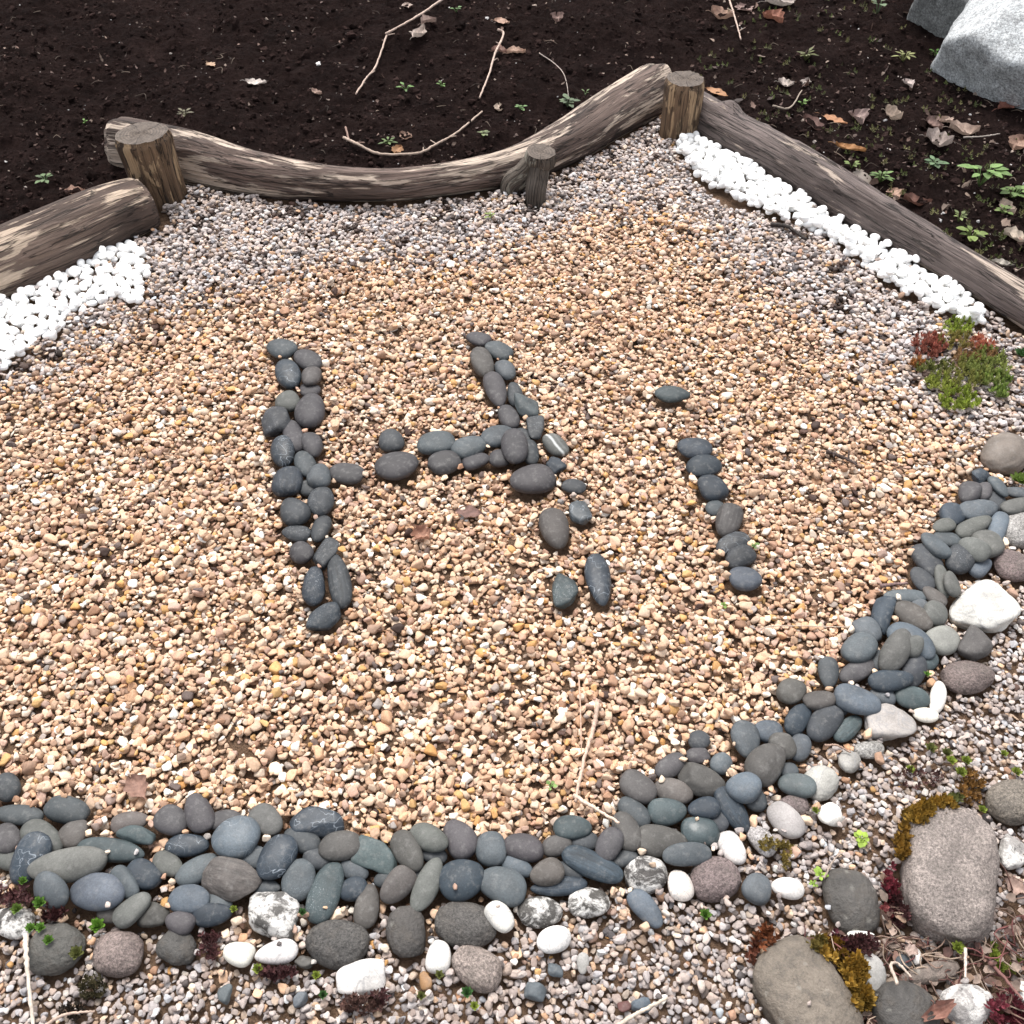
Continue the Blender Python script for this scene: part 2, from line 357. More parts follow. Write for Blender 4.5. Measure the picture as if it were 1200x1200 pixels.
# ------------------------------------------------------------------ the stones, lowest first: x, y, half length, half width, angle (photo pixels), tone, pattern, label
TONE = {'s': (.076, .088, .096), 'g': (.098, .100, .091), 'd': (.043, .048, .053), 'b': (.030, .041, .054), 'p': (.060, .055, .058),
        't': (.054, .073, .076), 'n': (.088, .077, .070), 'l': (.19, .185, .168), 'w': (.57, .545, .51), 'x': (.47, .45, .425), 'c': (.54, .50, .44), 'v': (.145, .112, .104),
        'r': (.155, .130, .107), 'q': (.215, .180, .158), 'k': (.068, .063, .058), 'y': (.29, .275, .258), 'a': (.086, .104, .122), 'o': (.30, .17, .08), 'm': (.11, .05, .045), 'j': (.150, .125, .100)}
H_ROWS = [
 (363,457,12,9,0,'p','plain','purple grey pebble half covered by the notched one, high in the longer H upright'),
 (361,422,16,12,25,'p','plain','broad purple grey pebble second down on the inner side of the longer H upright'),
 (365,441,13,11,-60,'n','plain','notched brownish pebble leaning on its purple neighbour high in the longer H upright'),
 (330,408,17,11,5,'s','plain','smooth oval slate pebble topping the longer upright of the pebble H'),
 (337.5,438,17.5,14,60,'b','vein','blue black scratched pebble just under the topmost one of the longer H upright'),
 (337,470,14.5,12.5,-10,'g','plain','round olive grey pebble, the palest in the longer upright of the H'),
 (363,481,20,17,-70,'p','plain','largest purple grey egg shaped pebble in the longer upright of the H'),
 (322.5,492.5,17,16,20,'d','speckk','rough angular black pebble sticking out at the outer side of the longer H upright'),
 (344,511,18,12,70,'p','plain','dark purple pebble between the rough black one and the blue veined one'),
 (331,529,17,14,80,'b','vein','blue black pebble crossed by pale cracks midway down the longer H upright'),
 (366,521,15,12,60,'p','plain','small grey pebble above the pair where the crossbar of the H begins'),
 (361,572,11,9,0,'d','plain','small dark pebble tucked low behind the pair at the crossbar start'),
 (358,544,16,12,60,'s','plain','slate pebble partly covered by another at the crossbar start of the H'),
 (406,555,20,12,3,'p','plain','flat purple brown pebble that starts the crossbar beside the longer H upright'),
 (374,557.5,14.5,13,-45,'s','plain','round slate pebble lying on top where upright and crossbar of the H meet'),
 (337,564,18,16,-30,'b','layer','wide blue black pebble with faint bands at the middle of the longer H upright'),
 (376,587.5,17.5,15,-70,'d','speck','dark grainy pebble below the crossbar start on the inner side of the H upright'),
 (345,599,18,16,20,'d','plain','matt charcoal pebble with a squarish outline below the banded one of the H'),
 (347,625,16.5,9.5,3,'d','speck','short flat black speckled pebble in the lower half of the longer H upright'),
 (376,620,16,10,-65,'d','plain','slim upright black pebble beside the flat speckled one in the H'),
 (382.5,648,19,11,-40,'d','speckk','slanting black speckled pebble just above the long one in the H upright'),
 (353,647.5,14,12,10,'p','plain','small rounded charcoal pebble near the lower end of the longer H upright'),
 (367.5,686.5,22,13,95,'b','speck','blue black pebble standing beside the longest pebble at the foot of the H'),
 (397.5,680,31,13,78,'d','layer','longest black pebble of the H, standing near the foot of its longer upright'),
 (379,725,21,13.5,-15,'b','speckk','blue grey speckled pebble forming the foot of the longer H upright'),
 # second upright and crossbar
 (560.5,397,14,8,10,'p','plain','dark pebble with gravel bits on it at the top of the shorter H upright'),
 (584.5,411,16,10,20,'s','plain','slanting slate oval beside the gravel strewn top pebble of the shorter upright'),
 (565,424,18,12,65,'n','plain','brown grey oval pebble second down in the shorter upright of the H'),
 (592,433.5,13,10,40,'s','plain','small slate pebble under the slanting oval near the top of the shorter upright'),
 (580.5,456,21,12,70,'p','plain','long dark brown pebble standing in the shorter upright of the H'),
 (603.5,462,14,9,75,'d','plain','small dark slate pebble between the long brown and the flat bottomed one'),
 (596,488.5,15,11,60,'p','plain','brown grey pebble leaning under the flat bottomed one above the crossbar'),
 (616.5,476.5,14,13,0,'s','plaink','greenish slate pebble with a broken flat bottom in the shorter H upright'),
 (613,511,11,8,40,'d','plain','tiny dark pebble wedged behind the tall pebble at the H crossing'),
 (628,502,14,10,80,'d','speckk','small square black rock above the pebble with a white stripe'),
 (650.5,521.5,16,10.5,35,'g','stripe','olive grey pebble with one white stripe beside the H crossing'),
 (458.5,516,14.5,13.5,0,'d','plain','round charcoal pebble above the big brown oval in the crossbar of the H'),
 (465,546,25,16,-8,'p','plain','big flat brown grey oval pebble alone near the crossbar gap of the H'),
 (521,542,19,13,-8,'p','plain','brown grey pebble in the lower row of the crossbar, below the long slate oval'),
 (557.5,540,16,9,-10,'p','plain','slim brown pebble half hidden in the lower row of the H crossbar'),
 (511,519,22,13,-5,'s','plain','long slate oval in the upper row of the H crossbar beside the round charcoal one'),
 (550,523.5,21,13,-15,'s','plain','pale slate oval in the middle of the H crossbar, over two brown ones'),
 (586,537,13,10,0,'p','plain','dark brown pebble under the tall pebble at the H crossing'),
 (583,511,20,12.5,-10,'s','plain','slate pebble reaching from the crossbar into the H crossing'),
 (620.5,530.5,15,11,60,'d','plain','dark pebble standing behind the tall pebble on the outer side of the H crossing'),
 (603,523,20,15,75,'p','plain','tall smooth pebble standing on top of the others at the H crossing'),
 (650,545,11,8,25,'b','plaink','tiny blue black pebble below the white striped one'),
 (624,562,25.5,16.5,-5,'p','plain','biggest brown grey pebble just below the H crossing'),
 (672.5,570,14,8.5,10,'d','plain','small flat dark pebble at the head of the broken lower leg of the H'),
 (679,600.5,15,12,60,'s','veink','chipped slate pebble with pale marks in the broken lower leg of the H'),
 (650,619,23.5,16.5,70,'n','plain','large brown grey oval standing alone in the broken lower leg of the H'),
 (701,679,30,14.5,80,'b','vein','long glossy blue black pebble with fine white lines below the H'),
 (661.5,692.5,21,15,75,'t','speckk','green grey grainy pebble cut straight at its foot, lowest of the shorter upright'),
]
I_ROWS = [
 (788,462,20,9.5,5,'t','plain','single flat dark pebble that dots the letter i'),
 (814,525.5,20,12,8,'b','plain','wide dark blue pebble at the top of the i stem'),
 (825,546,20,12.5,-5,'b','plain','wide blue grey pebble second from the top of the i stem'),
 (834.5,571.5,18,13.5,30,'b','plain','rounded triangular dark pebble third from the top of the i stem'),
 (838,595.5,12,9,10,'s','plain','small slate pebble half covered by the streaky one in the i stem'),
 (854,610,19,15,-70,'k','layer','streaky grey black pebble standing in the middle of the i stem'),
 (859,637,20,11.5,-18,'d','vein','flat black pebble just under the streaky one in the i stem'),
 (867,653,18,12,-15,'d','layer','dark banded pebble second from the bottom of the i stem'),
 (873.5,678.5,19,13.5,10,'a','plain','pale blue slate oval at the bottom of the i stem'),
]
B_ROWS = [
 # end of the border by the tan boulder
 (1166,586,15,12,60,'d','plain','dark pebble sunk between the pointed slate and the wide slate near the tan boulder'),
 (1149,557,10.5,9.5,0,'b','speckk','small square black stone touching the tan boulder'),
 (1152,576,11,10,70,'p','plain','grey pebble half hidden behind the round brown grey one near the tan boulder'),
 (1136,577.5,13,12.5,0,'p','plain','round brown grey pebble below the small square black stone'),
 (1170,570,16,9,60,'s','plain','pointed slate pebble leaning down from the tan boulder'),
 (1189,577,14,6,10,'s','plain','narrow slate pebble under the green plant by the tan boulder'),
 (1193,593,20,10,-12,'g','plain','long grey pebble above the pale rough rock, near the tan boulder'),
 (1169,620,19,11,-75,'a','plain','steep blue slate pebble beside the pale rough rock'),
 (1116,604,16,13,15,'b','plain','round blue black shiny pebble next to the wide slate one'),
 (1147.5,597,22,12,-3,'s','plain','widest smooth slate oval below the tan boulder'),
 (1110,632,18,9,8,'s','plain','slate pebble lying behind two slanting ones above the big white rock'),
 (1106,616,13,8,0,'g','plain','short greenish pebble at the gravel edge under the blue black shiny one'),
 (1157.5,637,19,13,25,'g','plain','broad olive grey pebble with gravel chips on it near the pale rough rock'),
 (1142,617,21,10,-18,'g','plain','slanting greenish oval under the widest smooth slate one'),
 (1142,643,19,10,28,'g','plain','slanting greenish bar of a pebble above the dark speckled one'),
 (1087.5,658,23,14,50,'d','plain','large slanting charcoal pebble at the gravel edge above the big white rock'),
 (1096,639,20,11.5,40,'s','plain','slanting slate pebble lying on the large charcoal one'),
 (1149,664.5,14,10,-30,'a','speck','bluish rough pebble between the dark speckled one and the big white rock'),
 (1125,656,17,16,0,'d','speck','round dark speckled pebble on top of the heap above the big white rock'),
 (1081,679,17,10,40,'d','plain','dark pebble below the large slanting charcoal one at the gravel edge'),
 (1104,681,18,8,70,'g','plain','thin curved pebble behind a round grey one above the big white rock'),
 (1115,684,15,10,60,'g','plain','round grey pebble leaning on the thin curved one above the big white rock'),
 # middle heap
 (1080,713,13,9,30,'s','plain','grey pebble peeping out behind the long brown grey one by the white rock'),
 (1096,719,15,13,40,'g','plain','grey pebble touching the edge of the big white rock under the brown sliver'),
 (1061,699,25,8,3,'s','plain','long flat slate bar at the gravel edge beside the brown sliver'),
 (1095,699,16,8,35,'n','plain','brown sliver of a pebble that touches the big white rock'),
 (1034,719.5,21,12,100,'b','plaink','dark blue pebble standing upright at the gravel edge'),
 (1069,721,26,12,35,'n','plain','long brown grey pebble below the flat slate bar'),
 (1105,750,20,16,15,'l','plain','pale grey pebble below the big white rock'),
 (1144,756,18,17,0,'k','plaink','round dark pebble with a cut face, under the far side of the big white rock'),
 (1086,774,14,12,0,'t','plain','light slate pebble below the large blue one in the middle heap'),
 (1030,775,13,11,60,'d','plain','dark pebble in the gap inside the middle heap'),
 (1016,739,18,13,30,'s','plain','slate pebble with a pale vein behind the egg shaped one of the middle heap'),
 (1069,751,31,16,35,'a','plain','large blue slate pebble on the far side of the middle heap'),
 (1070,757,12,11,0,'g','plain','small grey pebble lying between the green grey egg and the large blue one'),
 (1005,786,22,12,-25,'p','plain','dark brown pebble under the egg shaped slate in the middle heap'),
 (1007.5,759.5,20,17.5,-20,'s','plain','egg shaped slate pebble on the gravel side of the middle heap'),
 (1070,787.5,18,14,-60,'d','plain','steep dark slate pebble under the green grey egg in the middle heap'),
 (1050,762.5,24,16,-65,'g','plain','green grey egg standing on top of the middle heap'),
 (1034,815,15,11,20,'s','plain','slate pebble poking out beneath the flat blue grey oval'),
 (1044,797,25,12.5,-3,'b','plain','flat dark blue grey oval in front of the green grey egg'),
 (982,827,14,11,30,'d','plain','dark pebble sunk behind the drop shaped slate near the twin heap'),
 (970.5,788,18.5,12,85,'d','plain','dark upright oval at the gravel edge of the middle heap'),
 (1069,817.5,21,12,10,'t','plain','greenish slate oval beside the narrow white pebble'),
 (1005,821,28,16,20,'a','plain','drop shaped blue slate pebble above the pale blocky rock'),
 (927,810,16,15,0,'k','plain','single round dark pebble out on the tan gravel by the middle heap'),
 (935,842.5,20,13,-60,'b','plain','dark blue pebble leaning at the gravel edge below the single round one'),
 (994,854,19,11,-40,'t','layer','green streaky pebble beside the pale blocky rock'),
 (966,847,23,17,-50,'d','plain','big dark egg of a pebble beside the green streaky one'),
 (960.5,820.5,18,12,0,'k','plain','flat dark pebble lying over three others at the gravel edge'),
 # knot of stones
 (924,903,11,9,0,'s','plain','little slate pebble under the largest charcoal one'),
 (900,857.5,17,13,20,'a','plain','blue slate pebble at the back of the knot of overlapping pebbles'),
 (874,866,22,16,70,'s','plain','tall slate pebble at the gravel side of the knot of overlapping pebbles'),
 (937,876,16,13,-80,'s','plain','slate pebble at the far end of the knot, above the pale grey rock'),
 (917,874,17,13,40,'k','plain','charcoal pebble lapped over its slate neighbours in the knot'),
 (885,938,14,12,40,'d','plain','dark pebble showing only its edge under the round blue slate'),
 (897.5,894,24,21,-45,'k','plain','largest charcoal pebble lying on top of the knot'),
 (934,920,22,13,15,'s','plain','slate oval that rests against the pale grey rock'),
 (845.5,895,13,12.5,0,'s','plain','small round slate pebble between the knot and the wide blunt grey one'),
 (819,867.5,13,11.5,0,'d','plain','small dark pebble at the outermost gravel edge beside the knot'),
 (817.5,886,14,9,0,'p','plain','small brownish pebble stuck below the small dark one at the gravel edge'),
 (786,897.5,19,12.5,-35,'p','plain','brown grey pointed pebble at the gravel edge'),
 (822.5,914,28,18,15,'k','plaink','wide blunt grey pebble with a corner, below the brown pointed one'),
 (840,961,15,11,40,'d','plain','small dark pebble showing between the long blue one and the wet green one'),
 (857.5,947.5,30,13.5,55,'b','layer','long dark blue pebble slanting under the round blue slate'),
 (872.5,922.5,19.5,18.5,0,'a','plain','round blue slate disc beside the largest charcoal pebble'),
 (747.5,922.5,23,16,35,'k','plain','large dark egg at the gravel edge above the slanting dark one'),
 (743,952.5,22,13,40,'d','plain','slanting dark oval below the large dark egg at the gravel edge'),
 (789,927.5,23,14,20,'n','plain','brownish grey pebble with a worn top beside the wide blunt grey one'),
 (775,986,30,18,10,'k','plain','large flat grey pebble beneath the greenish round one'),
 (782,951,22,16,0,'t','plain','greenish round pebble above the large flat grey one'),
 (825,947,18.5,13.5,5,'b','plain','dark blue grey oval above the wet green one'),
 (821,975,22,17,10,'t','wet','wet looking dark green pebble with a shiny corner'),
 (805,1001,28,13,-3,'s','plain','long slate bar resting on the purple rock'),
 # lower border, from the broken knot towards the corner of the photo
 (731,1006,16,11,-20,'d','plain','small dark pebble with a sprig on it, beside the purple black one'),
 (734,974,24,15,65,'k','plain','tall dark pebble beside the purple black one under the fallen straw'),
 (685,986,16,11,0,'d','plain','dark pebble lying behind the teal one in the lower border'),
 (671,970,22,14,3,'t','plain','teal oval with a white dot at the top of the lower border'),
 (714,990,20,15,-60,'p','plain','purple black dumpy pebble at the end of the long dark blue wedge'),
 (667,1020,17,9,20,'d','plain','dark pebble squeezed between the long dark blue wedge and the layered one'),
 (655,1039,32,11,-5,'b','layer','long layered blue black pebble above the two lichened rocks'),
 (694,1014,37,15,25,'b','layer','long dark blue wedge shaped pebble with grain like wood'),
 (652.5,991,17,12,-15,'k','plain','small grey pebble below the teal oval'),
 (606,1016,19,11,20,'a','plain','blue slate pebble poking out between the purple grey one and the big grey oval'),
 (641,1022.5,19.5,16.5,-20,'n','plain','rounded brown grey pebble lying on the layered blue black one'),
 (613,993,24,16,10,'p','plain','purple grey oval in the upper row between the round slate and the small grey one'),
 (575,995,20,17.5,90,'s','plain','round upright slate pebble above the big grey oval'),
 (589,1037.5,28,21,20,'s','plain','big smooth grey oval above the egg shaped white pebble'),
 (507,1001,17,11,20,'d','plain','dark slate pebble beneath the two grey ovals of the upper row'),
 (539,982.5,24,18,60,'p','plain','tall brown grey egg at the gravel edge of the lower border'),
 (502.5,982,24,16,25,'g','plain','grey oval with a thin ridge slanting at the gravel edge'),
 (541,1030,27,24,-30,'b','plain','large dark blue slate stone with a chipped edge'),
 (488,1025,14,11,80,'d','plain','dark pebble in the gap beside the curved greenish one'),
 (477.5,997.5,26,16,60,'k','plain','slanting dark grey oval next to the thin ridged one'),
 (452,1030,14,10,-20,'d','plain','dark pebble sunk behind the brown grey pointed one of the lower border'),
 (466,1037.5,24,16,-50,'n','plain','brown grey pebble with a pointed end above the grey lichened block'),
 (501,1037,33,14,-65,'g','plain','curved greenish pebble like a bean, standing above the speckled grey rock'),
 (441,1004,26,17,15,'t','plaink','dark teal angular pebble at the gravel edge'),
 (414,1020,18,11,15,'s','plain','slate pebble under the dark teal angular one'),
 (414,1042,17,13.5,-20,'b','plain','dark blue pebble beside the tall rough greenish oval'),
 (430,1062,25.5,14,-80,'n','plain','upright brown grey oval above the round speckled brown rock'),
 (372,1007,17,13,0,'d','plain','dark pebble filling the gap beneath the grainy grey oval'),
 (354,985,22,14,15,'d','plain','dark grey pebble under the broken blue black one'),
 (399,991,25,17,-12,'k','plain','grainy grey oval below the broken blue black one'),
 (372,964,31,16,-3,'b','veink','broken blue black stone with flat faces at the gravel edge'),
 (312,962,20,17,40,'g','plain','pale grey round pebble behind the light blue disc'),
 (297,1005,18,14,0,'s','plain','slate pebble half covered by the veined blue black one and the light blue disc'),
 (314,1039,15,10,0,'d','plain','dark pebble low behind the black and white lichened rock'),
 (350,1031,25,18.5,-70,'s','speck','upright grey slate egg beside the tall rough greenish oval'),
 (325,1005,28,19,-60,'b','vein','blue black pebble with crossing white veins beside the light blue disc'),
 (381,1046,36,18,-70,'t','speck','tall rough greenish oval standing over the round speckled brown rock'),
 (262,961,20,11,-10,'p','plain','brown pebble mostly hidden behind the light blue disc'),
 (277,981,28,24,-35,'a','vein','light blue grey disc, the palest pebble of the lower border'),
 (255,1058,17,10,0,'s','plain','slate pebble under the blocky brown one'),
 (249,1072,23,13,-10,'b','plain','dark blue oval at the outer side below the blocky brown one'),
 (232,1019,28,14,-30,'s','plain','slanting slate pebble touching the blocky brown one'),
 (222,1054,24,18,0,'a','plain','blunt blue slate pebble between the round brown one and the blocky brown one'),
 (271,1032,33,23,5,'n','layerk','blocky brown grey stone with level bands'),
 # corner end of the border
 (201.5,962,20,17,0,'p','plain','dark purple pebble at the gravel edge behind a brown purple egg'),
 (232.5,953,23,17,75,'p','plain','brown purple egg standing at the gravel edge'),
 (219.5,991,25,13,-5,'b','vein','shiny blue black oval beneath the brown purple egg'),
 (152.5,963.5,22,12,-12,'n','plain','flat olive and pink pebble at the gravel edge'),
 (159,978,22,10,0,'t','plaink','teal chipped pebble lying on the olive and pink one'),
 (210.5,1081,17,14,0,'p','plain','round brown pebble at the outer edge next to the dark blue oval'),
 (178,1073,18,15,0,'k','plaink','dark cracked pebble beside the round brown one at the outer edge'),
 (168,1025.5,21,17,10,'b','plain','slate blue pebble with a blunt top beside the small grey oval'),
 (196,1013,18,14,30,'g','plain','small grey oval below the shiny blue black one'),
 (146,1035,21,14,50,'s','plain','slate pebble showing behind the biggest smooth blue one'),
 (130.5,996,38,13.5,5,'t','plain','long teal pebble reaching under the chipped teal one'),
 (130,1071,16,11,0,'n','plain','brownish pebble low beneath the biggest smooth blue one'),
 (155,1065.5,26,13.5,-40,'g','plain','slanting olive grey oval beside the dark cracked pebble'),
 (22,955,28,12,3,'d','plain','long dark bar of a pebble at the end of the border'),
 (8,922,16,16,0,'d','plain','round dark pebble apart on the gravel beyond the long dark bar'),
 (79,949.5,25,16,8,'d','plain','black brown pebble with a pointed end at the gravel edge'),
 (86.5,976.5,20,14,-40,'n','plain','brown grey egg below the pointed black brown one'),
 (8,1008,18,11,0,'g','plain','grey pebble beneath the brown grey one at the very end of the border'),
 (49,983,26,19,35,'g','plain','olive grey pebble lying under the white veined blue black one'),
 (8,983,18,17,0,'p','plain','brown grey pebble beside the white veined one at the end of the border'),
 (35,1006,33,18,-50,'b','vein','large blue black pebble with white veins near the end of the border'),
 (79,1014,45,18,-15,'g','plain','longest olive grey pebble lying across its neighbours'),
 (59.5,1044,21,19,40,'s','plain','blunt slate pebble next to the small green rosettes'),
 (115,1045,33,21.5,-3,'a','plain','biggest smooth blue slate pebble of the border'),
 # loose dark pebbles outside
 (887.5,1041,18,16.5,60,'s','plain','slate pebble alone on the grey grit beside the wavy white one'),
 (757,1065,26,13,50,'a','plain','long slate blue pebble alone below the dark lichened rock'),
]
# rocks and pale stones along the border: + name, category
R_ROWS = [
 (1003,213,19,15,10,'r','plain','rock','rounded beige stone half hidden behind the straight grey log','rock'),
 (1026,165,8,7,0,'r','plaink','rock','small beige stone on the dark soil near the rust coloured leaf','rock'),
 (905,3,20,10,-10,'y','plaink','rock','pale flat stone lying among leaves at the top edge','rock'),
 (1179,531,29,25,-10,'r','plain','rock','smooth tan grey boulder at the end of the pebble border','rock'),
 (1197,620,22,27,80,'y','granite','rock','pale rough pinkish rock at the photo edge beside the steep blue slate','rock'),
 (1188,663,26,18,20,'v','granite','rock','flat purple rock sunk in grit next to the big white rock','rock'),
 (1150,717,38,28,5,'x','marblek','rock','big white quartz rock with small dark pits','rock'),
 (1135,794,32,20,0,'v','granite','rock','flat pinkish rock sunk in the grit below the round dark cut pebble','rock'),
 (1042,846,32,22,15,'y','marblek','rock','pale grey blocky rock under the drop shaped slate','rock'),
 (1085,838,16,9,10,'c','plain','pebble','small pale pebble half buried below the narrow white one','pebble'),
 (1099,817.5,20,10,-80,'w','plain','pebble','narrow upright white pebble beside the greenish slate oval','pebble'),
 (1019,879,18,11,0,'y','granite','rock','small light grey rock below the pale blocky rock','rock'),
 (995,893,14,13,40,'y','marble','rock','light grey marbled stone on the grit beside the pale grey rock','rock'),
 (928,945,20,14,0,'v','granite','rock','pinkish rock peeping out beneath the heart shaped pale pebble','rock'),
 (962,917,22,20,0,'y','marble','rock','pale grey rock that carries the end of a slate oval','rock'),
 (921,961,26,16,45,'y','plain','pebble','heart shaped pale grey pebble beside the small cubic white one','pebble'),
 (972.5,955,16,13,20,'w','plaink','pebble','small cubic white stone below the pale grey rock','pebble'),
 (893,985,22,13,45,'y','granite','rock','light grey mossy rock next to the white pebble with black specks','rock'),
 (838,1030,30,26,0,'v','granite','rock','purple rock under the long slate bar','rock'),
 (757,1025,26,23,0,'k','lichen','rock','dark rock with grey lichen beside the purple rock','rock'),
 (857.5,994,22,14,55,'w','marble','pebble','white pebble with black specks under the wet green pebble','pebble'),
 (797.5,1037.5,19,15,70,'c','marble','pebble','cream white egg between the dark lichened rock and the purple rock','pebble'),
 (923,1041,20,13,12,'w','plain','pebble','wavy white pebble alone on the grey grit','pebble'),
 (319,1072,32,27,-10,'k','lichenk','rock','black and white lichened rock touching the lower border','rock'),
 (395,1106,37,30,10,'k','granite','rock','round speckled brown grey rock beneath the tall rough greenish oval','rock'),
 (476,1092,31,24,85,'k','spots','rock','upright grey lichened block between two rocks','rock'),
 (546,1084,37,28,5,'k','granite','rock','dark speckled round rock behind the egg shaped white pebble','rock'),
 (632.5,1069,27,19,0,'k','lichen','rock','grey rock with a white lichen face beside the egg shaped white pebble','rock'),
 (690,1057.5,25,18,0,'k','lichen','rock','lichened rock at the end of the layered blue black pebble','rock'),
 (279.5,1118,18.5,15,0,'c','plain','pebble','clean cream white pebble beside the marbled flat one','pebble'),
 (324,1116,26,15,-12,'w','marble','pebble','flat white pebble with grey marks under the black and white rock','pebble'),
 (423,1145,29,20,-10,'w','marblek','pebble','largest white pebble below the round speckled rock','pebble'),
 (586,1074,20,15,50,'w','marble','pebble','egg shaped white pebble pressed against the dark speckled rock','pebble'),
 (514,1121,20,15,-80,'w','plain','pebble','bright white upright egg next to the tan rock','pebble'),
 (559,1134,32,24,35,'q','granite','rock','tan granite rock beside the bright white egg','rock'),
 (649,1101,21,16,-15,'w','marble','pebble','white marble pebble with grey veins below the lichened rock','pebble'),
 (683,1129,13,7.5,90,'y','plain','pebble','short grey upright stone on the grit below the marble pebble','pebble'),
 (15,1081,26,19,0,'k','lichen','rock','grey mossy rock among the small green rosettes','rock'),
 (67,1112,37,29,-35,'k','spots','rock','grey rock with a pale patch beneath the small green rosettes','rock'),
 (139.5,1117,32,26,-30,'v','granite','rock','round purple brown rock half sunk in the grit','rock'),
 (209,1111,23,22,0,'k','spots','rock','dark rough rock sunk below the round brown pebble','rock'),
 (264,1164,12,8,-60,'s','plaink','stone chip','sharp dark grey chip below the clean cream pebble','stone chip'),
 (356,1127,11,8,0,'k','plaink','stone chip','dark grey chip touching the end of the flat marked white pebble','stone chip'),
 (352,1171,10,8,-40,'s','plaink','stone chip','dark chip alone on grit below the dark red plant','stone chip'),
 (627,1162,13,11,30,'s','plaink','stone chip','blue grey triangular chip on the open grit','stone chip'),
 (651,1137,10,8,20,'s','plaink','stone chip','slate chip between the marble pebble and the triangular chip','stone chip'),
 (499,1150,11,8,-80,'o','plaink','pebble','orange brown stone below the bright white egg','pebble'),
 (751,1178,12,9,0,'a','plaink','stone chip','bluish chip beside a red one near the twig at the bottom','stone chip'),
 (732,1180,8,7,0,'m','plaink','stone chip','dark red chip beside the bluish one near the bottom twig','stone chip'),
 (1111,1022,82,56,82,'q','granitek2','rock','largest tan boulder with rounded corners and a mossy edge','rock'),
 (999,1058,45,30,62,'k','spots','rock','dark lichen ringed rock below the green leaf rosette','rock'),
 (943,1170,74,48,55,'j','spotsk2','rock','broad brown boulder with lichen blotches at the bottom beside yellow moss','rock'),
 (1015,1141.5,28,22,60,'y','plain','rock','plain light grey rock between the yellow moss and the dry stems','rock'),
 (1060,1186,42,36,30,'k','spots','rock','dark brown rock with pale lichen rings at the bottom edge','rock'),
 (1133,1178,32,27,0,'y','lichen','rock','grey white blotched rock at the bottom among dry stems','rock'),
 (1089,1141,36,13,-12,'r','spots','rock','long low brown rock below the largest tan boulder','rock'),
 (1186,1000,20,17,85,'y','lichenk','rock','small pale knobbly rock beside the largest tan boulder','rock'),
 (1186,940,32,26,10,'r','granite','rock','flat pinkish grey slab sunk beside the green buds','rock'),
 (1059,1127,11,10,0,'d','plain','pebble','small black pebble among the dry stems','pebble'),
 (1075,1122,10,6,75,'w','plaink','stone chip','white chip beside the small black pebble','stone chip'),
 (1198,1163,12,9,80,'w','plaink','rock','small white stone at the photo edge beside red stems','rock'),
 (1009,1096,16,5,5,'w','plain','stone chip','thin white sliver lying against the dark lichen ringed rock','stone chip'),
]

# ------------------------------------------------------------------ height map that everything is settled on
X0, X1, Y0, Y1, RES = -2.3, 2.5, 0.12, 3.0, 0.0025
NX, NY = int((X1 - X0) / RES), int((Y1 - Y0) / RES)
PH = np.zeros((NX, NY), np.float32)       # top of the big stones and logs
def win(cx, cy, r):
    i0 = max(int((cx - r - X0) / RES), 0); i1 = min(int((cx + r - X0) / RES) + 2, NX)
    j0 = max(int((cy - r - Y0) / RES), 0); j1 = min(int((cy + r - Y0) / RES) + 2, NY)
    if i1 - i0 < 2 or j1 - j0 < 2: return None
    xs = X0 + (np.arange(i0, i1) + .5) * RES; ys = Y0 + (np.arange(j0, j1) + .5) * RES
    return slice(i0, i1), slice(j0, j1), xs[:, None] - cx, ys[None, :] - cy

# ------------------------------------------------------------------ ground
BED_PX = [(-700, 800), (-420, 560), (0, 312), (150, 240), (196, 205), (300, 205), (400, 214), (540, 205), (640, 180), (720, 140), (790, 122), (835, 142), (960, 215), (1090, 292), (1230, 378), (1420, 500), (1900, 900), (1900, 1420), (-700, 1420)]
BED = gpoly(BED_PX)
DEBRIS = gpoly([(880, 1110), (1030, 1080), (1040, 1020), (1060, 1095), (1180, 1105), (1180, 1040), (1300, 1000), (1300, 1300), (1000, 1300), (960, 1200)])
HOLE = gpoly([(812, 206), (845, 216), (876, 224), (908, 240), (897, 250), (852, 242), (828, 228)])
def soil_z(x, y):
    x = np.asarray(x, float); y = np.asarray(y, float)
    rough = 0.020 * vnoise(x, y, 0.31, 1) + 0.013 * vnoise(x, y, 0.11, 2) + 0.008 * vnoise(x, y, 0.045, 3) + 0.009 * np.abs(vnoise(x, y, 0.026, 4)) + 0.005 * vnoise(x, y, 0.014, 6) + 0.12 * np.clip(y - 2.6, 0, 2) * 0.35
    b0 = px2g(1200, 112); d2 = ((x - b0[0]) / .42) ** 2 + ((y - b0[1]) / .30) ** 2
    return rough * (1 - 0.75 * np.exp(-d2 * d2)) + 0.006
